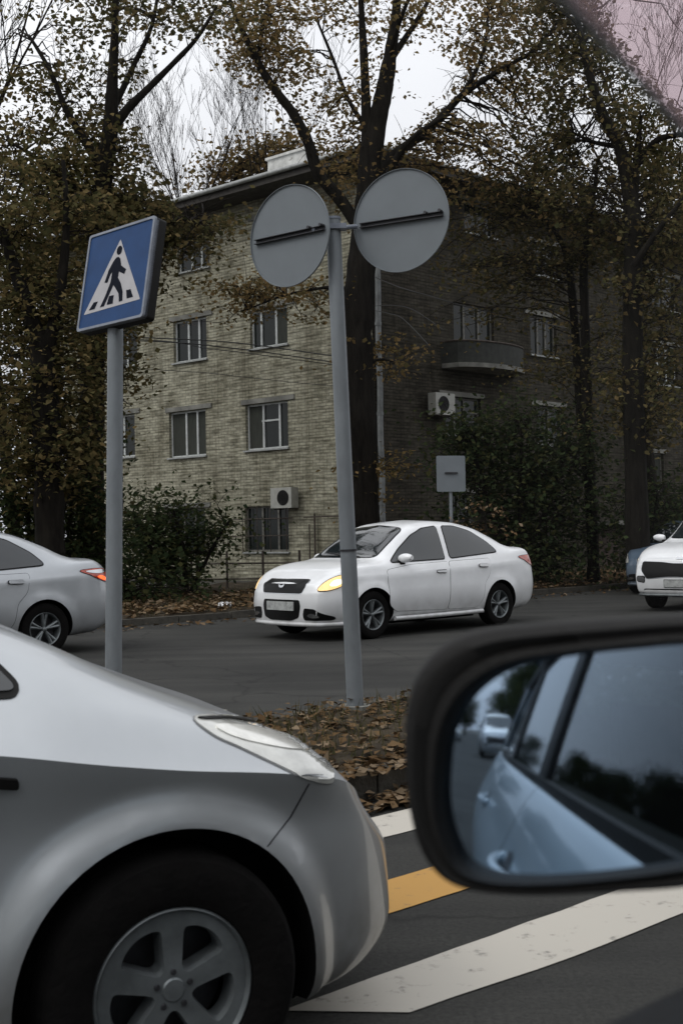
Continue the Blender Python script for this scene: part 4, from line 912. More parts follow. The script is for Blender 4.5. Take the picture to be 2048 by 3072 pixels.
# ------------------------------------------------------------------ cables
def cable(pts, r, label, n=14):
    P3 = [at(x, y, Y) for x, y, Y in pts]; mb = MB(); mb.tube(spl(P3, n, False), r, 5)
    o = mb.build('overhead_cable', M['wire'], smooth=60); setp(o, label, 'cable', 'overhead cables')
cable([(-400, 985, 27), (80, 1000, 27), (410, 1012, 27), (700, 1028, 28), (1000, 1068, 30), (1120, 1085, 31.3)], .014, 'top cable of the bundle crossing the pale wall under the third-floor sills')
cable([(-400, 1003, 27), (410, 1022, 27), (700, 1045, 28), (1000, 1086, 30), (1120, 1100, 31.3)], .014, 'middle cable of the bundle crossing the pale wall under the third-floor sills')
cable([(-400, 1000, 27.2), (410, 1018, 27), (620, 1045, 28), (760, 1062, 28.5), (1000, 1094, 30), (1120, 1106, 31.3)], .010, 'lowest sagging cable of the bundle crossing the pale wall')
cable([(-400, 1060, 28), (520, 1112, 28), (720, 1130, 29), (930, 1152, 30), (1120, 1165, 31.4)], .008, 'single thin cable sagging between the second and third storeys')
cable([(1125, 832, 31.5), (1200, 862, 29), (1290, 888, 28), (1420, 925, 27), (1700, 985, 25)], .012, 'cable running right from the corner drainpipe just under the round sign')
cable([(1125, 918, 31.5), (1180, 916, 30), (1240, 930, 29), (1330, 990, 28)], .010, 'cable drooping right from the corner below the round sign')
cable([(1125, 932, 31.5), (1165, 940, 30), (1210, 958, 29), (1290, 1040, 28)], .010, 'lower of the two cables drooping right from the corner')

# ------------------------------------------------------------------ signs in the median
def pole(name, p0, p1, r0, r1, label, collar=None, cat='pole'):
    mb = MB(); pts = [p0+(p1-p0)*t/12 for t in range(13)]; k = len(pts)
    mb.tube(pts, [r0+(r1-r0)*t/12 for t in range(13)], 20); root = mb.build(name, M['galv'], smooth=50); setp(root, label, cat)
    mb = MB(); d = (p1-p0).normalized(); mb.tube([p1-d*.004, p1+d*.012], r1+.004, 20); o = mb.build('cap', M['signframe'], root)
    if collar: 
        for c in collar:
            q = p0+(p1-p0)*c; mb = MB(); mb.tube([q-d*.006, q+d*.006], r0+.004, 20); mb.build('collar', M['steel_dark'], root, smooth=40)
    mb = MB(); mb.tube([p0-zz*.02, p0+zz*.035], r0+.05, 16); mb.build('footing', M['concrete'], root)
    return root
pb = at(1066, 2128, 8.0); pb.z = .13; pt = at(999, 658, 7.98)
pole('sign_pole', pb, pt, .058, .050, 'grey steel pole leaning left, carrying the two round signs', (.325,))
qb = at(338, 2120, 6.86); qb.z = .12; qt = at(347, 960, 6.90)
pole('sign_pole', qb, qt, .050, .046, 'grey steel pole under the blue crossing sign')
def disc(cx, cy, Y, r, beta, label, tilt=0):
    c = at(cx, cy, Y); b = R(beta); w = Vector((math.cos(b), -math.sin(b), 0)); n = Vector((-math.sin(b), -math.cos(b), 0))   # n: towards the camera (the back)
    Mx = Matrix(((w.x, -n.x, 0, c.x), (w.y, -n.y, 0, c.y), (0, 0, 1, c.z), (0, 0, 0, 1)))
    root = empty('round_sign', c, label, 'traffic sign', 0, 'round signs seen from behind')
    mb = MB(); mb.lathe([(.0005, 0), (r-.006, 0), (r-.003, -.012), (r, -.012), (r+.001, .0), (r-.003, .003), (.0005, .003)], 72, M=Mx)
    mb.build('plate', M['signback'], root, smooth=40)
    T = lambda a, o, z: c+w*a+n*o+zz*z
    mb = MB(); mb.box(T(-r*.86, .002, -.014), w*r*1.74, n*.028, zz*.004); mb.box(T(-r*.86, .002, .014), w*r*1.74, n*.028, zz*.004); mb.box(T(-r*.86, .002, -.0095), w*r*1.74, n*.004, zz*.023)
    mb.build('rail', M['steel_dark'], root)  # rail coloured dark to stand for its shaded underside
    for a in (.55, .84):
        mb = MB(); mb.tube([T(r*a, .0, .02), T(r*a, .045, .02)], .011, 8); mb.build('bolt', M['steel_dark'], root, smooth=40)
    return c, w, n
cL, wL_, nL_ = disc(869, 708, 8.02, .352, 37, 'round sign seen from behind, lower left one on the leaning pole')
cR, wR_, nR_ = disc(1202, 662, 7.98, .356, 27, 'round sign seen from behind, upper right one on the leaning pole')
mb = MB(); a = cL+wL_*.22+nL_*.02; b = cR-wR_*.33+nR_*.02
mb.tube([a, (a+b)/2, b], .016, 8); mb.cbox((pt.x+.03, pt.y-.02, pt.z-.06), .12, .09, .035)
o = mb.build('sign_bracket', M['signframe']); setp(o, 'short steel bracket joining the two round signs to the pole top', 'bracket')

def crossing_sign():
    c = at(347, 825, 6.85); b = R(41); w = Vector((math.cos(b), -math.sin(b), 0)); n0 = Vector((-math.sin(b), -math.cos(b), 0))
    ph = R(11); up = (zz*math.cos(ph) - n0*math.sin(ph)).normalized(); n = (n0*math.cos(ph)+zz*math.sin(ph)).normalized()
    g = R(-1.0); w, up = (w*math.cos(g)-up*math.sin(g)), (up*math.cos(g)+w*math.sin(g))
    S = .615; T = lambda u, v, o=0: c+w*(u-.5)*S+up*(.5-v)*S+n*o
    root = empty('crossing_sign', T(.5, 1), 'blue square pedestrian crossing sign with white triangle', 'traffic sign')
    D = .085
    ol = rnd([(0, 0), (1, 0), (1, 1), (0, 1)], .035, 5); 
    mb = MB(); mb.prism([T(u, v, -D) for u, v in ol], n*(D-.012)); mb.build('housing', M['black'], root, smooth=30)
    inn = [(.5+(u-.5)*.95, .5+(v-.5)*.95) for u, v in ol]
    mb = MB(); N = len(ol)
    for i in range(N):
        j = (i+1) % N; a0, a1 = ol[i], ol[j]; b0_, b1 = inn[i], inn[j]
        mb.quad(T(*a0, -.03), T(*a1, -.03), T(*a1, .004), T(*a0, .004)); mb.quad(T(*a0, .004), T(*a1, .004), T(*b1, .004), T(*b0_, .004)); mb.quad(T(*b0_, .004), T(*b1, .004), T(*b1, -.012), T(*b0_, -.012))
    mb.build('frame', M['signframe'], root)
    mb = MB(); mb.poly([T(u, v, -.002) for u, v in inn]); f = mb.build('face', M['blue'], root)
    mb = MB(); mb.poly([T(u, v, -.0005) for u, v in rnd([(.505, .135), (.925, .815), (.075, .835)], .012, 3)]); mb.build('triangle', M['signwhite'], f)
    mb = MB(); Q = lambda L: mb.prism([T(u, v, .0002) for u, v in L], n*.0012)
    Q([(.512+.040*math.cos(t*math.pi/8), .250+.046*math.sin(t*math.pi/8)) for t in range(16)])
    # one continuous outline: neck, rear arm, trunk, rear leg, front leg, front arm
    Q([(.480, .318), (.515, .318), (.545, .345), (.570, .415), (.655, .470), (.635, .515), (.548, .472), (.545, .535), (.600, .600), (.645, .690), (.662, .785), (.612, .790), (.590, .705), (.520, .628), (.490, .600), (.440, .690), (.385, .795), (.325, .798), (.385, .690), (.440, .560), (.445, .455), (.420, .480), (.385, .560), (.345, .548), (.385, .430), (.440, .352)])
    for x0, x1, x2, x3, y0, y1 in ((.215, .275, .240, .150, .730, .800), (.445, .515, .515, .425, .705, .790), (.700, .765, .815, .725, .690, .775)):
        Q([(x0, y0), (x1, y0), (x2, y1), (x3, y1)])
    mb.build('pedestrian_symbol', M['signblack'], f)
    mb = MB()
    for v in (.3, .75): q = T(.46, v, -D-.03); mb.cbox(q, .09, .09, .03)
    mb.build('clamp', M['steel_dark'], root)
crossing_sign()
def square_sign():
    c = at(1352, 1421, 23); w = WR*0+Vector((.97, .24, 0)).normalized(); n = Vector((w.y, -w.x, 0)); W2, H2 = .30, .355
    root = empty('square_sign', at(1350, 1475, 23), 'grey rectangular sign seen from behind, above the white sedan roof', 'traffic sign')
    mb = MB(); mb.prism([c+w*u*W2*1+zz*v*H2 for u, v in rnd([(-1, -1), (1, -1), (1, 1), (-1, 1)], .12, 4)], -n*.004); pl = mb.build('plate', M['signback'], root)
    mb = MB(); mb.box(c-w*.13-zz*.0+n*.002, w*.26, n*.03, zz*.03); mb.build('rail', M['steel_dark'], root)
    p0 = at(1351, 1475, 23.05); mb = MB(); mb.tube([Vector((p0.x, p0.y, .08)), p0+zz*.3], .032, 12); o = mb.build('sign_pole', M['galv'], smooth=50); setp(o, 'thin pale pole holding up the rectangular sign beyond the white sedan', 'pole')
square_sign()
# low rail fence by the building
fr = empty('metal_fence', rp(8, 21.2, .1), 'low rusty two-rail fence in front of the pale wall', 'fence')
fp0 = at(470, 1700, 27); fp1 = at(1010, 1700, 26); 
for i in range(6):
    q = fp0+(fp1-fp0)*(i/5); mb = MB(); mb.tube([Vector((q.x, q.y, .05)), Vector((q.x, q.y, .98))], .03, 6); mb.build('post', M['rust'], fr)
for h in (.35, .70):
    mb = MB(); mb.tube([Vector((fp0.x, fp0.y, h)), Vector((fp1.x, fp1.y, h))], .02, 6); mb.build('rail', M['rust'], fr)
tb = at(592, 1640, 25); root = empty('clothes_post', Vector((tb.x, tb.y, .1)), 'rusty T-shaped post standing among the bushes', 'post')
mb = MB(); mb.tube([Vector((tb.x, tb.y, .05)), tb], .045, 7); mb.build('upright', M['rust'], root); e0 = at(505, 1660, 25); e1 = at(640, 1655, 25)
mb = MB(); mb.tube([e0, e1], .04, 6); mb.build('crossbar', M['rust'], root)
lp_ = at(675, 1845, 19.6); mb = MB(); V = []
for i in range(7):
    for j in range(4): V.append((lp_.x+(i-3)*.035, lp_.y+(j-1.5)*.05, .12+.11*abs(math.sin(i*1.7+j*2.1))))
mb.add(V, [(i*4+j, i*4+4+j, i*4+5+j, i*4+1+j) for i in range(6) for j in range(3)]); o = mb.build('crumpled_paper', M['litter']); setp(o, 'crumpled white paper lying in the leaves at the kerb', 'litter')
# ------------------------------------------------------------------ trees
def sk(path, Y, jy=0):     # pixel skeleton (x, y, width px[, dY]) -> [(Vector, radius)]
    out = []
    for q in path:
        yy = Y+(q[3] if len(q) > 3 else 0); p = at(q[0], q[1], yy); out.append((p, q[2]*yy/FPX/2))
    return out
def limb_tube(mb, s, k=9, rng=None, n=5):
    P3 = spl([q[0] for q in s], n, False); rr = []
    for i in range(len(s)-1):
        for j in range(n): rr.append(s[i][1]+(s[i+1][1]-s[i][1])*j/n)
    rr.append(s[-1][1])
    if rng: rr = [r*(1+rng.uniform(-.06, .06)) for r in rr]
    mb.tube(P3, rr, k); return P3
def branch_to(mb, a, b, r0, rng, r1=.006, k=5):
    """crooked branch from a to b"""
    a = Vector(a); b = Vector(b); L = (b-a).length; m = []
    n = 6
    for i in range(n+1):
        t = i/n; p = a.lerp(b, t) + Vector((rng.uniform(-1, 1), rng.uniform(-1, 1), rng.uniform(-1, 1)))*L*.045*math.sin(math.pi*t)
        p.z += L*.13*math.sin(math.pi*t); m.append(p)
    mb.tube(m, [r0+(r1-r0)*i/n for i in range(n+1)], k); return m
def in_poly(x, y, poly):
    c = False; n = len(poly)
    for i in range(n):
        x0, y0 = poly[i]; x1, y1 = poly[i-1]
        if (y0 > y) != (y1 > y) and x < (x1-x0)*(y-y0)/(y1-y0)+x0: c = not c
    return c
def topix(p):
    d = Vector(p)-CAMP; z = d.dot(_f); return 1024+FPX*d.dot(_r)/z, 1536-FPX*d.dot(_u)/z
def tree(name, label, Y, skels, regions, seed, leaf, lsize=.13, nleaf=50, spread=(.38, .38, .13), dy=2.0, gaps=(), group=None, bark='bark', cat='tree', twig_r=.018, gapprob=.96):
    """skels: pixel skeletons; regions: (x0, y0, x1, y1, clumps) boxes of crown filled with leaf clumps"""
    rng = random.Random(seed); nrg = np.random.default_rng(seed)
    S = [sk(s, Y) for s in skels]; base = S[0][0][0]
    root = empty(name, (base.x, base.y, 0), label, cat, 0, group)
    mb = MB(); nodes = []
    for s in S: 
        P3 = limb_tube(mb, s, 10 if s[0][1] > .15 else 7, rng); nodes += [(Vector(p)) for p in P3]
    N = np.array([tuple(p) for p in nodes])
    if S[0][0][0].z > 0.2 : mb.tube([Vector((base.x, base.y, -.1)), base], [S[0][0][1]*1.25, S[0][0][1]], 10)
    mb.build('trunk', M[bark], root, smooth=60)
    tw = MB(); pts = []
    for x0, y0, x1, y1, n in regions:
        for _ in range(n):
            for tries in range(6):
                u, v = rng.uniform(-1, 1), rng.uniform(-1, 1)
                if u*u+v*v > 1 and rng.random() < .8: continue
                px = (x0+x1)/2+u*(x1-x0)/2; py = (y0+y1)/2+v*(y1-y0)/2
                if any(in_poly(px, py, g) for g in gaps) and rng.random() < gapprob: continue
                break
            else: continue
            c = at(px, py, Y+rng.uniform(-.25*dy, 1.2*dy))
            dd = np.linalg.norm(N-np.array(tuple(c)), axis=1); w = dd+np.abs(N[:, 2]-c.z+.5)*.3; j = int(np.argmin(w+nrg.random(len(w))*.8)); a = N[j]
            m = branch_to(tw, a, c, min(.035, twig_r*(.5+dd[j]*.25)), rng)
            for t in (2, 3, 4, 5, 6):                     # side twigs
                q = m[t]+Vector((rng.gauss(0, .35), rng.gauss(0, .35), rng.gauss(0, .18))); tw.tube([m[t], (m[t]+q)/2+Vector((0, 0, .04)), q], [.008, .006, .003], 3)
                k = nleaf//5
                pts.append(np.array(tuple(q))+nrg.normal(size=(k, 3))*np.array(spread)*rng.uniform(.6, 1.2))
    tw.build('branches', M['twig'], root)
    if pts:
        pts = np.concatenate(pts)
        if gaps:
            keep = np.ones(len(pts), bool)
            for i, p in enumerate(pts):
                x, y = topix(p)
                if any(in_poly(x, y, g) for g in gaps) and rng.random() < gapprob: keep[i] = False
            pts = pts[keep]
        v, f = leafmesh(pts, lsize, nrg, .35); npmesh('crown', v, f, leaf, root)
    return root
gapsC = [[(1720, -120), (1830, 110), (2048, 350), (2200, 500), (2300, -200)], [(770, 440), (950, 440), (950, 540), (770, 550)], [(480, 600), (770, 510), (770, 620), (600, 680)], [(470, 215), (560, 120), (640, 150), (700, 240), (800, 330), (860, 400), (760, 440), (700, 480), (600, 540), (520, 420)],
         [(1185, 190), (1240, 165), (1330, 170), (1400, 215), (1340, 270), (1290, 290), (1200, 270)], [(1150, 300), (1230, 290), (1280, 330), (1240, 390), (1150, 440), (1125, 430)],
         [(900, 90), (960, 60), (1020, 120), (1090, 130), (1080, 230), (960, 190)], [(1340, 310), (1440, 290), (1540, 350), (1530, 375), (1400, 360)]]
tree('broad_tree', 'tall brown-leaved tree rising in front of the building corner behind the round signs', 25.5,
     [[(1085, 1600, 112), (1083, 1450, 104), (1078, 1200, 98), (1070, 1000, 95), (1078, 860, 95), (1094, 700, 88), (1106, 590, 80), (1110, 480, 72), (1128, 380, 64), (1150, 280, 54), (1168, 180, 44), (1182, 80, 32), (1197, -60, 22), (1212, -250, 10)],
      [(1104, 500, 42), (1100, 400, 36), (1096, 280, 30), (1090, 150, 25), (1082, 0, 18), (1070, -200, 9)],
      [(1080, 690, 40), (1020, 600, 40), (955, 520, 38), (925, 430, 34), (885, 350, 30), (840, 290, 27), (790, 218, 25), (750, 140, 20), (712, 60, 15), (690, 0, 12), (655, -110, 7)],
      [(775, 195, 16, .1), (785, 100, 13, .3), (805, 20, 10, .4), (830, -80, 6, .5)],
      [(1118, 560, 38), (1165, 480, 34), (1235, 425, 29), (1320, 355, 25), (1385, 285, 21), (1490, 215, 16), (1600, 150, 11), (1680, 50, 8), (1740, -60, 5)],
      [(1375, 300, 15, .1), (1430, 205, 13, .4), (1456, 120, 10, .6), (1462, 20, 7, .8)], [(1165, 520, 24, -.3), (1205, 450, 20, -.5), (1260, 395, 15, -.8), (1350, 340, 10, -1)],
      [(1165, 190, 24, .2), (1225, 100, 18, .5), (1275, 20, 14, .7), (1330, -100, 8, 1)], [(1172, 150, 18, -.2), (1200, 60, 14, -.6), (1240, -40, 10, -1)],
      [(1075, 880, 16), (1010, 862, 12), (930, 870, 9), (840, 890, 7), (740, 930, 4)], [(1082, 1120, 12), (1130, 1080, 8), (1180, 1085, 4)], [(1095, 380, 16, .4), (1040, 290, 13, .8), (1000, 180, 10, 1.2), (950, 60, 7, 1.5)]],
     [(680, -60, 1250, 170, 30), (700, 170, 1090, 430, 21), (1200, -60, 1760, 180, 34), (1300, 100, 1720, 420, 26), (1150, 400, 1650, 560, 30), (960, 400, 1120, 600, 14), (620, 60, 800, 300, 12), 
      (700, 830, 990, 960, 14), (620, 840, 760, 1010, 6), (1110, 1040, 1230, 1150, 5), (1070, 1340, 1200, 1510, 7), (1120, 560, 1330, 700, 6), (1480, 500, 1700, 700, 12)],
     11, M['leafA'], .105, 85, (.36, .36, .065), 2.4, gapsC, twig_r=.02)
gapsL = [[(480, 560), (700, 500), (960, 440), (960, 560), (700, 640), (560, 660)], [(420, 250), (470, 215), (560, 120), (640, 150), (700, 240), (720, 400), (640, 520), (520, 560), (470, 500), (400, 340)], [(0, 60), (160, 60), (180, 180), (60, 200), (0, 180)], [(380, 90), (440, 100), (420, 200), (370, 180)]]
tree('leafy_tree', 'dark leafy tree behind the blue crossing sign with forked trunk', 23,
     [[(272, 1640, 82), (275, 1300, 76), (280, 1050, 72), (288, 850, 66), (300, 650, 60), (318, 480, 54), (332, 380, 46), (338, 240, 34), (345, 100, 24), (350, -60, 14)],
      [(330, 400, 34), (380, 330, 28), (440, 270, 22), (520, 190, 17), (590, 115, 13), (650, 20, 8)], [(310, 520, 30), (260, 430, 26), (200, 330, 20), (150, 210, 14), (90, 110, 9)],
      [(345, 320, 22, .3), (400, 200, 17, .5), (455, 80, 13, .6), (480, -60, 8, .8)], [(300, 640, 24), (220, 560, 18), (120, 480, 12), (20, 420, 8)], [(290, 850, 22), (380, 740, 16), (440, 690, 11), (540, 660, 6), (610, 670, 3)], [(284, 1000, 22), (180, 900, 16), (60, 860, 10)]],
     [(-80, -40, 520, 300, 24), (-80, 250, 470, 620, 56), (-60, 600, 480, 1100, 76), (330, 570, 690, 790, 66), (300, 1060, 420, 1250, 8), (520, -40, 700, 120, 8)], 21, M['leafB'], .11, 85, (.28, .28, .15), 2.4, gapsL, twig_r=.02)
tree('leafy_tree', 'dark tree with split trunk at the far left edge behind the silver sedan', 20,
     [[(150, 1660, 92), (146, 1400, 86), (135, 1200, 80), (125, 1060, 70), (95, 960, 50), (50, 820, 36), (0, 680, 26), (-60, 500, 14)], [(130, 1110, 50), (165, 960, 40), (190, 800, 30), (200, 640, 20), (190, 480, 12)]],
     [(-120, 500, 330, 950, 40), (-120, 900, 300, 1300, 46), (-100, 1200, 330, 1500, 50)], 22, M['leafB'], .11, 90, (.30, .30, .17), 1.8, (), twig_r=.02)
pink = [(1740, -120), (1850, 100), (2048, 340), (2200, 560), (2300, -200)]
gapsR = [pink, [(1700, 330), (1760, 320), (1860, 460), (1880, 640), (1790, 640), (1740, 480)], [(1895, 560), (1930, 560), (1940, 650), (1910, 660)], [(1450, 620), (1650, 640), (1640, 720), (1480, 700)]]
tree('leafy_tree', 'tall dark tree with forked trunk near the right edge', 24,
     [[(1915, 1760, 76), (1905, 1400, 68), (1897, 1100, 62), (1896, 850, 58), (1898, 700, 54), (1888, 590, 46), (1860, 450, 36), (1810, 350, 30), (1765, 220, 24), (1735, 80, 17), (1710, -80, 10)],
      [(1895, 640, 38), (1903, 540, 30), (1912, 440, 20), (1922, 350, 9)], [(1905, 500, 24), (1970, 420, 20), (2060, 400, 14), (2150, 360, 9)], [(1850, 440, 16, .5), (1790, 430, 12, .8), (1720, 400, 8, 1)], [(1897, 800, 22, -.5), (1980, 680, 16, -.8), (2080, 560, 10, -1)]],
     [(1560, -60, 1860, 350, 46), (1780, 60, 2100, 480, 26), (1560, 350, 1800, 640, 30), (1830, 440, 2140, 900, 66), (1800, 850, 2140, 1300, 48), (1640, 560, 1830, 740, 14)], 31, M['leafB'], .11, 85, (.28, .28, .15), 2.2, gapsR, twig_r=.02)
tree('slender_tree', 'slender twin-stemmed tree in front of the shaded wall, left of the forked one', 26,
     [[(1778, 1700, 38), (1766, 1400, 35), (1757, 1150, 32), (1752, 950, 29), (1750, 790, 25), (1770, 650, 18), (1790, 500, 10)], [(1768, 1480, 32, .2), (1742, 1250, 29, .3), (1728, 1050, 27, .3), (1712, 850, 24, .3), (1700, 770, 20, .3), (1660, 690, 13, .3), (1600, 640, 8, .3)]],
     [(1300, 480, 1900, 860, 80), (1560, 900, 2000, 1250, 20), (1290, 700, 1560, 1000, 26)], 32, M['leafB'], .10, 75, (.3, .3, .14), 1.6, (), twig_r=.015)
def bush(name, label, Y, regions, seed, leaf, lsize, nleaf, dy, spread, stems, cat='bush', group=None):
    return tree(name, label, Y, stems, regions, seed, leaf, lsize, nleaf, spread, dy, (), group, 'bark', cat, .012)
bush('leafy_bush', 'dark green spreading bush under the windows of the pale wall', 24.5, [(380, 1510, 700, 1680, 44), (360, 1600, 620, 1760, 34)], 41, M['leafC'], .10, 70, 1.2, (.3, .3, .2), [[(560, 1830, 22), (555, 1700, 18), (540, 1600, 12), (520, 1530, 6)], [(560, 1800, 14), (640, 1640, 10), (690, 1560, 5)], [(556, 1760, 14), (450, 1640, 10), (400, 1540, 5), (430, 1500, 4)]])
bush('leafy_bush', 'dark mass of shrubs along the verge at the left behind the crossing pole', 21.5, [(-80, 1380, 360, 1860, 120), (330, 1720, 600, 1850, 20), (100, 1250, 300, 1480, 14)], 42, M['leafC'], .11, 70, 1.3, (.34, .34, .26), [[(200, 1880, 22), (210, 1600, 16), (230, 1400, 8)], [(100, 1880, 20), (90, 1600, 14), (70, 1420, 6)], [(330, 1870, 18), (350, 1650, 12), (370, 1500, 5)]])
bush('leafy_bush', 'big dark bush between the rectangular sign and the twin-stemmed tree', 25.5, [(1330, 1230, 1760, 1500, 95), (1370, 1430, 1790, 1760, 110), (1300, 1640, 1500, 1790, 14)], 43, M['leafC'], .11, 70, 1.2, (.36, .36, .26), [[(1560, 1800, 30), (1560, 1600, 22), (1565, 1400, 12), (1560, 1280, 5)], [(1560, 1700, 18), (1460, 1500, 12), (1420, 1330, 5)], [(1562, 1680, 18), (1660, 1480, 12), (1700, 1340, 5)]])
bush('leafy_bush', 'dim undergrowth at the right edge behind the white crossover', 25, [(1800, 1450, 2120, 1760, 60)], 44, M['leafC'], .11, 60, 1.0, (.36, .36, .26), [[(1960, 1800, 22), (1960, 1600, 14), (1970, 1480, 5)]])
bush('small_plant', 'small plant with yellowish leaves showing above the white sedan rear window', 22.5, [(1415, 1535, 1485, 1590, 5)], 45, M['leafG'], .09, 30, .15, (.09, .05, .06), [[(1460, 1800, 7), (1462, 1680, 6), (1455, 1570, 4)]], 'plant')
# thin bare trees and foliage beyond the roofs
def bare_tree(label, px, pyb, Y, H, seed, r0=.16, spread=.5, group='bare trees beyond the roof'):
    rng = random.Random(seed); b = at(px, pyb, Y); b.z = 0; root = empty('bare_tree', b, label, 'tree', 0, group); mb = MB(); tw = MB()
    def grow(mbx, p, d, L, r, dep):
        pts = [p]; n = 5; q = Vector(p); dd = Vector(d)
        for i in range(n):
            dd = (dd+Vector((rng.gauss(0, .07), rng.gauss(0, .07), .05))).normalized(); q = q+dd*L/n; pts.append(Vector(q))
        mbx.tube(pts, [max(.006, r*(1-.75*i/n)) for i in range(n+1)], 6 if dep < 2 else 3, caps=False)
        if dep >= 4: return
        for k in range(rng.randint(4, 6) if dep else 13):
            i = rng.randint(2 if dep == 0 else 1, n); a = rng.uniform(0, 6.28); nd = (dd+Vector((math.cos(a), math.sin(a), rng.uniform(0, .4)))*spread*rng.uniform(.6, 1.2)).normalized()
            grow(tw, pts[i], nd, L*rng.uniform(.38, .55), r*.42*(1-.1*i), dep+1)
    grow(mb, b, Vector((0, 0, 1)), H, r0, 0); mb.build('trunk', M['bark'], root, smooth=60); tw.build('branches', M['twig'], root)
bare_tree('bare pale-twigged tree showing in the sky gap left of the chimney', 565, 1500, 46, 13.2, 1)
bare_tree('second bare tree in the sky gap, nearer the chimney', 660, 1500, 50, 14.2, 2)
bare_tree('bare tree standing against the pinkish sky at the top right', 1960, 1500, 40, 15.5, 3, .2, .62)
bare_tree('bare spreading tree at the top left corner', 60, 1500, 32, 14.0, 5, .2, .62)
tree('background_tree', 'olive tree showing behind the roof left of the chimney', 50, [[(720, 1500, 26), (715, 900, 22), (710, 600, 16), (705, 500, 8)]], [(540, 470, 1010, 640, 60), (760, 420, 1040, 520, 26)], 51, M['leafA'], .2, 50, (.7, .7, .35), 1.5, ())
tree('background_tree', 'olive tree filling the gap beyond the left end of the pale wall', 44, [[(330, 1600, 50), (330, 1000, 40), (325, 700, 25), (330, 500, 10)]], [(120, 600, 460, 1100, 90), (-200, 500, 200, 1400, 120)], 52, M['leafB'], .22, 60, (.8, .8, .5), 2, ())
tree('background_tree', 'dark tree mass beyond the shaded wall at the right edge', 52, [[(2040, 1600, 50), (2040, 1000, 40), (2050, 700, 25), (2050, 500, 10)]], [(1780, 420, 2200, 900, 90), (1880, 860, 2250, 1500, 100)], 53, M['leafB'], .22, 60, (.8, .8, .5), 2, ())
# ------------------------------------------------------------------ our own car: door, sill, frame, mirror (F forward, L left, U up from the eye)
def FLU(F, L, U): return CAMP + RD*F + RP*L + Vector((0, 0, U))
def flu(p): q = Vector(p)-CAMP; return q.dot(RD), q.dot(RP), q.z
own = empty('own_car', FLU(-.6, -.4, -CAM_H), 'blue-grey car we sit in, its doors and windows showing in the mirror', 'car')
def Lz(F, z):     # outer skin of the body side
    L = float(pchip([.22, .30, .45, .65, .80, .88, .95, 1.0, 1.05, 1.085], [.40, .46, .49, .505, .497, .470, .430, .405, .375, .345], z))
    return L - (max(0, -F-1.2)/2.4)**2*.16 - (max(0, F-.95)/.7)**2*.05
zs = [.22, .26, .30, .38, .46, .56, .66, .76, .82, .87, .91, .94, .97, .99, 1.01, 1.03, 1.05, 1.07, 1.083]
def skin(name, F0, F1, parent, m, n=24, off=0.0):
    mb = MB(); V = []; q = len(zs)
    for i in range(n+1):
        F = F0+(F1-F0)*i/n
        for z in zs: V.append(FLU(F, Lz(F, z)+off, z-CAM_H))
    F_ = [(i*q+j, (i+1)*q+j, (i+1)*q+j+1, i*q+j+1) for i in range(n) for j in range(q-1)]
    for i in range(n+1):        # thickness: return edge inwards
        F = F0+(F1-F0)*i/n; V.append(FLU(F, Lz(F, zs[-1])-.06, zs[-1]-CAM_H))
    b = (n+1)*q
    for i in range(n): F_.append((i*q+q-1, (i+1)*q+q-1, b+i+1, b+i))
    mb.add(V, F_); return mb.build(name, m, parent, smooth=50, fixn=False)
fd = skin('front_door', -.405, .80, own, M['own']); rd = skin('rear_door', -.412, -1.36, own, M['own']); skin('rear_fender', -1.367, -3.6, own, M['own']); skin('front_fender', .807, 1.6, own, M['own'])
skin('gap_lining', -3.0, 1.5, own, M['liner'], 40, -.012)
def handle(Fc, z, par):
    mb = MB(); pts = []; rr = []
    for i in range(13):
        t = i/12; F = Fc-.10+.20*t; o = .035*math.sin(math.pi*t)**.55; pts.append(FLU(F, Lz(F, z)+o-.004, z-CAM_H+.004*math.sin(math.pi*t))); rr.append(.0125)
    mb.tube(pts, rr, 10); h = mb.build('handle', M['own'], par, smooth=60)
    mb = MB(); pts = [(Fc+.05*math.cos(t*math.pi/10)+.0, z+.032*math.sin(t*math.pi/10)) for t in range(20)]
    mb.poly([FLU(F, Lz(F, zz_)+.002, zz_-CAM_H) for F, zz_ in pts]); mb.build('handle_recess', M['steel_dark'], h)
handle(-.24, .93, fd); handle(-1.30, .94, rd)
# belt moulding, window sill trim (its outer top edge is the dark corner bottom right)
def strip(name, F0, F1, Lo, z0, z1, m, th=.012, n=20):
    mb = MB()
    for i in range(n):
        a = F0+(F1-F0)*i/n; b = F0+(F1-F0)*(i+1)/n; da = (max(0, -a-1.2)/2.4)**2*.16; db = (max(0, -b-1.2)/2.4)**2*.16
        A = [FLU(a, Lo-da, z0-CAM_H), FLU(a, Lo-.005-da, z1-CAM_H), FLU(a, Lo-.06-da, z1-CAM_H-.004), FLU(a, Lo-.06-da, z0-CAM_H)]
        B = [FLU(b, Lo-db, z0-CAM_H), FLU(b, Lo-.005-db, z1-CAM_H), FLU(b, Lo-.06-db, z1-CAM_H-.004), FLU(b, Lo-.06-db, z0-CAM_H)]
        for j in range(4): mb.quad(A[j], A[(j+1) % 4], B[(j+1) % 4], B[j])
    return mb.build(name, m, own)
strip('belt_moulding', -2.6, .85, .345, 1.08, 1.106, M['black'])
BL0, ZB = .332, 1.106
LEAN = .34
def WP(F, z, o=0): return FLU(F, BL0-LEAN*(z-ZB)-(max(0, -F-1.2)/2.4)**2*.16+o, z-CAM_H)   # leaning window plane
def wquad(name, pts, m, th=.006, o=0, par=own):
    mb = MB(); mb.prism([WP(F, z, o) for F, z in pts], -RP*th); return mb.build(name, m, par)
wquad('rear_side_window', [(-.50, ZB), (-1.22, ZB), (-1.25, 1.50), (-.54, 1.555)], M['glass'], .005, -.006)
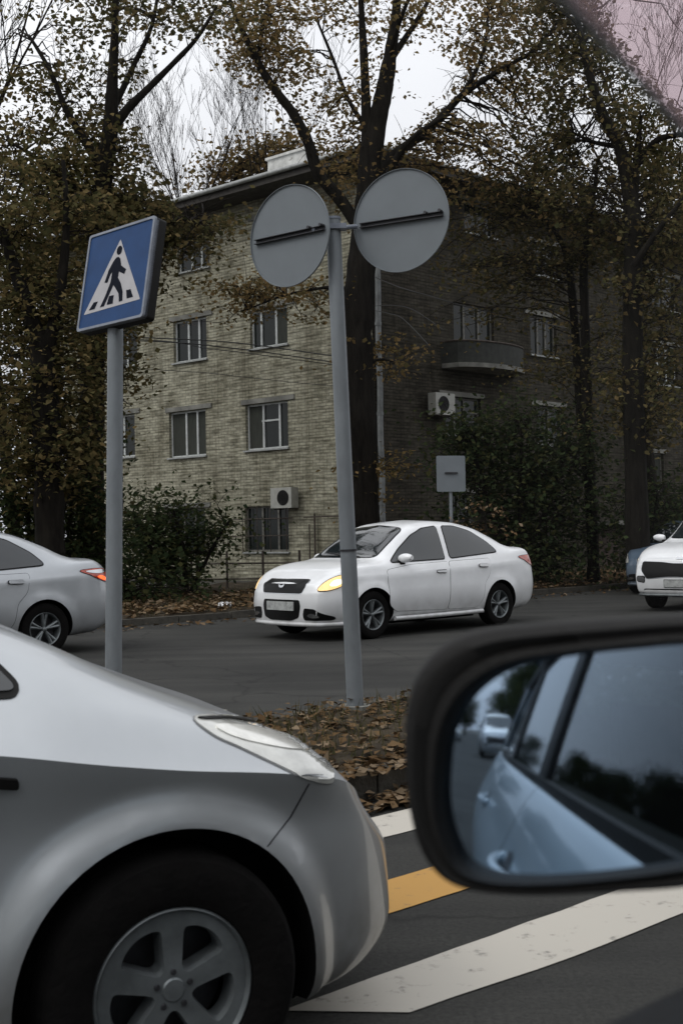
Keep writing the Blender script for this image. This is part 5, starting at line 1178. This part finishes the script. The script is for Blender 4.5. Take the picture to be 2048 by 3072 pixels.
wquad('quarter_window', [(-1.34, ZB), (-2.1, ZB+.02), (-1.72, 1.42), (-1.36, 1.49)], M['glass'], .005, -.006)
wquad('pillar', [(-.38, ZB), (-.49, ZB), (-.53, 1.56), (-.43, 1.57)], M['black'], .03, .002)
wquad('pillar', [(-1.23, ZB), (-1.33, ZB), (-1.35, 1.49), (-1.26, 1.50)], M['black'], .03, .002)
wquad('pillar', [(-2.11, ZB+.02), (-2.32, ZB+.02), (-1.86, 1.47), (-1.73, 1.42)], M['own'], .05, .004)
wquad('window_frame', [(-.40, 1.56), (-.50, 1.555), (-1.27, 1.50), (-1.73, 1.42), (-1.80, 1.46), (-1.28, 1.55), (-.5, 1.61), (-.40, 1.615)], M['black'], .03, .003)
mb = MB(); mb.tube([WP(F, z, .012) for F, z in [(-2.12, ZB+.03), (-1.93, 1.26), (-1.76, 1.42), (-1.28, 1.505), (-.5, 1.565), (-.1, 1.60)]], .007, 6); mb.build('chrome_strip', M['chrome'], own, smooth=60)
# roof panel and windscreen pillar, both outside the picture
mb = MB(); V = []; nf = 16
for i in range(nf+1):
    F = .10-2.0*i/nf; zt = 1.66-.10*max(0, -F-.9)**1.5
    for j in range(9): L = .17-1.32*j/8; V.append(FLU(F, L, zt+.045*math.sin(math.pi*j/8)-CAM_H))
mb.add(V, [(i*9+j, (i+1)*9+j, (i+1)*9+j+1, i*9+j+1) for i in range(nf) for j in range(8)]); mb.build('roof', M['own'], own, smooth=60)
# smoky rain deflector along the front window frame, seen across the top right corner
WPN = (RP + Vector((0, 0, LEAN))).normalized(); WPO = FLU(0, BL0+.012, ZB-CAM_H)
def onw(x, y): return on_plane(x, y, WPO, WPN)
edge = [(1380, -290), (1540, -150), (1690, -3), (1850, 168), (1950, 280), (2048, 392), (2200, 590), (2400, 880)]
outer = [(2700, 640), (2450, 250), (2250, 30), (2050, -190), (1800, -420), (1560, -620)]
m = bpy.data.materials.new('smoky_acrylic'); m.use_nodes = True; n_ = m.node_tree.nodes; l_ = m.node_tree.links
n_.remove(n_['Principled BSDF']); tr = n_.new('ShaderNodeBsdfTransparent'); tr.inputs[0].default_value = (.80, .72, .74, 1); df = n_.new('ShaderNodeBsdfDiffuse'); df.inputs[0].default_value = (.75, .62, .64, 1)
tl_ = n_.new('ShaderNodeBsdfTranslucent'); tl_.inputs[0].default_value = (.8, .66, .68, 1); mx_ = n_.new('ShaderNodeMixShader'); mx_.inputs[0].default_value = .6; mx2 = n_.new('ShaderNodeMixShader')
nz_ = n_.new('ShaderNodeTexNoise'); nz_.inputs['Scale'].default_value = 18; tc_ = n_.new('ShaderNodeTexCoord'); l_.new(tc_.outputs['Object'], nz_.inputs['Vector']); mr_ = n_.new('ShaderNodeMapRange'); mr_.inputs['To Min'].default_value = .10; mr_.inputs['To Max'].default_value = .24
l_.new(nz_.outputs['Fac'], mr_.inputs['Value']); l_.new(df.outputs[0], mx_.inputs[1]); l_.new(tl_.outputs[0], mx_.inputs[2]); l_.new(mr_.outputs[0], mx2.inputs[0]); l_.new(tr.outputs[0], mx2.inputs[1]); l_.new(mx_.outputs[0], mx2.inputs[2]); l_.new(mx2.outputs[0], n_['Material Output'].inputs[0])
M['smoky'] = m
mb = MB(); mb.prism([onw(*p) for p in edge+outer], WPN*.0008); vis = mb.build('rain_deflector', M['smoky'], own)
mb = MB(); mb.tube([onw(*p) for p in edge], .0013, 8); mb.build('deflector_edge', mat('acrylic_edge', (.38, .42, .43), .35, var=.1), vis, smooth=60)
mb = MB(); mb.prism([onw(*p) for p in outer+[(1900, -760), (2400, -500), (2900, 100), (3100, 560)]], -WPN*.05); mb.build('pillar', M['black'], own)

# front door pane: clear glass we look through, its outside catching the street at a low angle
gm = bpy.data.materials.new('clear_glass'); gm.use_nodes = True; gn = gm.node_tree.nodes; gk = gm.node_tree.links; gn.remove(gn['Principled BSDF'])
lw = gn.new('ShaderNodeLayerWeight'); lw.inputs['Blend'].default_value = .5; pw = gn.new('ShaderNodeMath'); pw.operation = 'POWER'; pw.inputs[1].default_value = 4.0
ma = gn.new('ShaderNodeMath'); ma.operation = 'MULTIPLY_ADD'; ma.inputs[1].default_value = .95; ma.inputs[2].default_value = .04
gt = gn.new('ShaderNodeBsdfTransparent'); gt.inputs[0].default_value = (.965, .975, .965, 1); gg = gn.new('ShaderNodeBsdfGlossy'); gg.inputs['Roughness'].default_value = .01; gx = gn.new('ShaderNodeMixShader')
gk.new(lw.outputs['Facing'], pw.inputs[0]); gk.new(pw.outputs[0], ma.inputs[0]); gk.new(ma.outputs[0], gx.inputs[0]); gk.new(gt.outputs[0], gx.inputs[1]); gk.new(gg.outputs[0], gx.inputs[2]); gk.new(gx.outputs[0], gn['Material Output'].inputs[0])
mb = MB(); mb.poly([WP(F, z, -.008) for F, z in [(.93, ZB-.02), (-.39, ZB-.02), (-.43, 1.575), (.02, 1.60), (.30, 1.585), (.46, 1.53)]]); mb.build('front_side_window', gm, own)
# dark cabin: far doors, floor, seats
mb = MB(); mb.box(FLU(-3.2, -1.16, -1.1), RD*4.3, RP*.04, (0, 0, .86)); mb.box(FLU(-3.2, -1.12, -1.1), RD*4.3, RP*1.35, (0, 0, .05)); mb.box(FLU(-3.2, -1.1, -1.05), RD*.05, RP*1.3, (0, 0, .95))
mb.box(FLU(.85, -1.1, -1.05), RD*.25, RP*1.35, (0, 0, .72)); mb.build('cabin_lining', M['black'], own)
mb = MB(); mb.prism([FLU(F, -1.13+(z-ZB)*.3, z-CAM_H) for F, z in [(.8, ZB-.2), (-3.1, ZB-.2), (-2.4, 1.5), (-1.2, 1.6), (.0, 1.62)]], -RP*.006); mb.build('far_side_window', M['glass'], own)
for F0, L0s in ((-.35, -.25), (-.35, -.95), (-1.35, -.25), (-1.35, -.95)):
    mb = MB(); w_ = .46
    mb.prism([FLU(F0+.45, L0s, -.98), FLU(F0+.48, L0s, -.86), FLU(F0, L0s, -.84), FLU(F0-.16, L0s, -.22), FLU(F0-.26, L0s, -.22), FLU(F0-.16, L0s, -.98)], RP*w_)
    mb.prism([FLU(F0-.17, L0s+.1, -.20), FLU(F0-.19, L0s+.1, -.03), FLU(F0-.27, L0s+.1, -.03), FLU(F0-.25, L0s+.1, -.20)], RP*.26); mb.build('seat', M['rubber'], own)
# ---- door mirror
N0 = (-RD - ray(1400, 2185).normalized()).normalized()      # the mirror glass is a convex cap of this radius
_q = ray(1400, 2185); P0 = CAMP + _q*(.56/_q.dot(RD)); RS = 1.25; CS = P0 - N0*RS
def onsph(x, y):
    d = ray(x, y).normalized(); oc = CAMP-CS; b = oc.dot(d); c = oc.dot(oc)-RS*RS; return CAMP + d*(-b-math.sqrt(b*b-c))
MP = onsph(1740, 2290); MN = (MP-CS).normalized()
mr0 = empty('door_mirror', FLU(.58, .37, -.25), 'black door mirror showing the side of the car we sit in', 'mirror')
def onm(x, y, o=0): return on_plane(x, y, MP+MN*o, MN)
outl = spl([(1208, 2250), (1214, 2130), (1245, 2020), (1325, 1932), (1450, 1884), (1650, 1864), (1850, 1851), (2060, 1838), (2200, 1845), (2275, 1930), (2290, 2200), (2280, 2480), (2220, 2620), (2060, 2664), (1850, 2678), (1620, 2688), (1440, 2676), (1335, 2640), (1265, 2560), (1224, 2430)], 5)
gl = spl([(1332, 2300), (1347, 2200), (1390, 2110), (1462, 2040), (1560, 1993), (1700, 1966), (1900, 1943), (2080, 1930), (2180, 1960), (2205, 2100), (2208, 2300), (2195, 2490), (2140, 2570), (2000, 2598), (1800, 2624), (1610, 2638), (1470, 2630), (1385, 2590), (1345, 2500), (1328, 2400)], 5)
n_o = len(outl); G = [onm(*p) for p in gl]; O = [onm(*p) for p in outl]; cen = sum(O, Vector())/n_o; cg = sum(G, Vector())/n_o
mb = MB(); nr_ = 26; V = []; gc = Vector((1760, 2290)); F_ = []
for i in range(1, nr_+1):
    for x, y in gl:
        k = i/nr_*1.012; p = onsph(gc.x+(x-gc.x)*k, gc.y+(y-gc.y)*k); V.append(p)
V.append(onsph(gc.x, gc.y)); ng = len(gl)
for j in range(ng): F_.append((len(V)-1, j, (j+1) % ng))
for i in range(nr_-1):
    for j in range(ng): F_.append((i*ng+j, (i+1)*ng+j, (i+1)*ng+(j+1) % ng, i*ng+(j+1) % ng))
mb.add(V, F_); go = mb.build('mirror_glass', bpy.data.materials.new('mirror_surface'), mr0)
go.data.polygons.foreach_set('use_smooth', [True]*len(go.data.polygons))
go.data.normals_split_custom_set_from_vertices([(Vector(p)-CS).normalized() for p in V]) if False else None
mm = bpy.data.materials['mirror_surface']; mm.use_nodes = True; b_ = mm.node_tree.nodes['Principled BSDF']; b_.inputs['Metallic'].default_value = 1; b_.inputs['Roughness'].default_value = .015; b_.inputs['Base Color'].default_value = (.40, .52, .66, 1)
nzm = mm.node_tree.nodes.new('ShaderNodeTexNoise'); nzm.inputs['Scale'].default_value = 30; mrm = mm.node_tree.nodes.new('ShaderNodeMapRange'); mrm.inputs['To Min'].default_value = .01; mrm.inputs['To Max'].default_value = .05; mm.node_tree.links.new(nzm.outputs['Fac'], mrm.inputs['Value']); mm.node_tree.links.new(mrm.outputs[0], b_.inputs['Roughness'])
def loop(k, o, s=1.0): return [cen+((g*(1-k)+q*k)-cen)*s+MN*o for g, q in zip(G, O)]
LO = [loop(0, -.006), loop(0, .006), loop(.12, .011), loop(.30, .010), loop(.34, .006), loop(.62, .010), loop(.86, .006), loop(1, -.004), loop(1, -.022, 1.004), loop(1, -.05, .97), loop(1, -.075, .87), loop(1, -.095, .68), loop(1, -.108, .40), loop(1, -.112, .12)]
V = [p for L in LO for p in L]; F_ = []
for i in range(len(LO)-1):
    for j in range(n_o): F_.append((i*n_o+j, i*n_o+(j+1) % n_o, (i+1)*n_o+(j+1) % n_o, (i+1)*n_o+j))
F_.append(tuple((len(LO)-1)*n_o+j for j in range(n_o)))
mb = MB(); mb.add(V, F_); mb.build('housing', M['black'], mr0, smooth=50)
mb = MB(); mb.tube([FLU(.74, .34, -.22), FLU(.72, .38, -.20), FLU(.66, .43, -.17)], [.045, .04, .035], 12); mb.build('arm', M['black'], mr0, smooth=60)
# ------------------------------------------------------------------ the street behind us, seen in the mirror and in our own windows
def flat_place(F, L, z=0): p = FLU(F, L, 0); return Vector((p.x, p.y, z))
fol = suv('following_van', 'silver van following behind, visible only in the door mirror', flat_place(-25, -1.0), AL, M['silver']); fol.scale = (1.1, 1.0, 1.2)
s2 = suv('following_car', 'dark car with lit headlamp far behind, visible in the door mirror', flat_place(-50, 2.0), AL, M['silver'])
def street_tree(F, L, seed, H=9, parent_from=None, label=''):
    rng = random.Random(seed); nrg = np.random.default_rng(seed); b = flat_place(F, L); root = empty('street_tree', b, label, 'tree', rng.uniform(0, 6), 'trees lining the street behind us')
    if parent_from:
        for ch in parent_from.children:
            c = ch.copy(); COL.objects.link(c); c.parent = root
        s = rng.uniform(.85, 1.15); root.scale = (s, s, s*rng.uniform(.9, 1.1)); return root
    mb = MB(); pts = []; mb.tube([(0, 0, 0), (.1, 0, 2), (0, .1, 4), (.1, .1, 6)], [.28, .22, .17, .10], 9)
    for k in range(90):
        a = rng.uniform(0, 6.28); z = rng.uniform(1.8, H); r_ = 3.0*math.sin(math.pi*min(.97, (z-1)/(H-.6)))**.6*rng.uniform(.3, 1); c = Vector((r_*math.cos(a), r_*math.sin(a), z))
        branch_to(mb, (0, 0, max(1.5, min(6, z-1))), c, .04, rng); pts.append(np.array(tuple(c))+nrg.normal(size=(130, 3))*np.array([.65, .65, .45]))
    o = mb.build('trunk', M['bark'], root, local=True); v, f = leafmesh(np.concatenate(pts), .24, nrg, .3)
    o2 = npmesh('crown', v, f, M['leafC']); o2.parent = root; return root
t0 = street_tree(-14, 17.5, 1, label='dark leafy tree lining the street behind us, nearest on the far side')
spots = [(-21, 18.5), (-28, 17.5), (-35, 19), (-43, 17.5), (-52, 19), (-62, 18), (-74, 18), (-88, 18), (-30, 24), (-42, 25), (-58, 25), (-40, -7.5), (-47, -7), (-54, -8), (-62, -7.5), (-72, -7), (-84, -7.5), (-98, -6), (-98, 6), (-104, 12), (-106, 1), (-28, -8.5), (-20, -9), (-66, 25), (-80, 25)]
for i, (F, L) in enumerate(spots):
    street_tree(F, L, 100+i, parent_from=t0, label='dark leafy tree behind us, seen only in the door mirror')
for i, (F, L) in enumerate([(-12, -10), (-4, -9.5), (5, -10.5), (13, -9.5), (22, -10.5), (31, -10), (41, -10.5), (0, -16), (12, -17), (26, -17)]):  # trees added out of view to dim fill light and darken car reflections
    street_tree(F, L, 300+i, parent_from=t0, label='dark leafy tree added out of view beside our car, dimming fill light and reflections')
for i, (F, L) in enumerate(((-50, -5.0), (-78, -5.2), (-110, -5.4))):
    p = flat_place(F, L); root = empty('street_lamp', p, ('nearest', 'second', 'farthest')[i]+' street lamp on the pavement behind us, seen in the door mirror', 'street lamp', 0, 'street lamps behind us')
    mb = MB(); mb.tube([p, p+zz*4, p+zz*8], [.09, .07, .05], 8); mb.build('post', M['galv'], root); mb = MB(); mb.tube([p+zz*8, p+zz*8.3+RP*1.6], .04, 6); mb.build('arm', M['galv'], root)
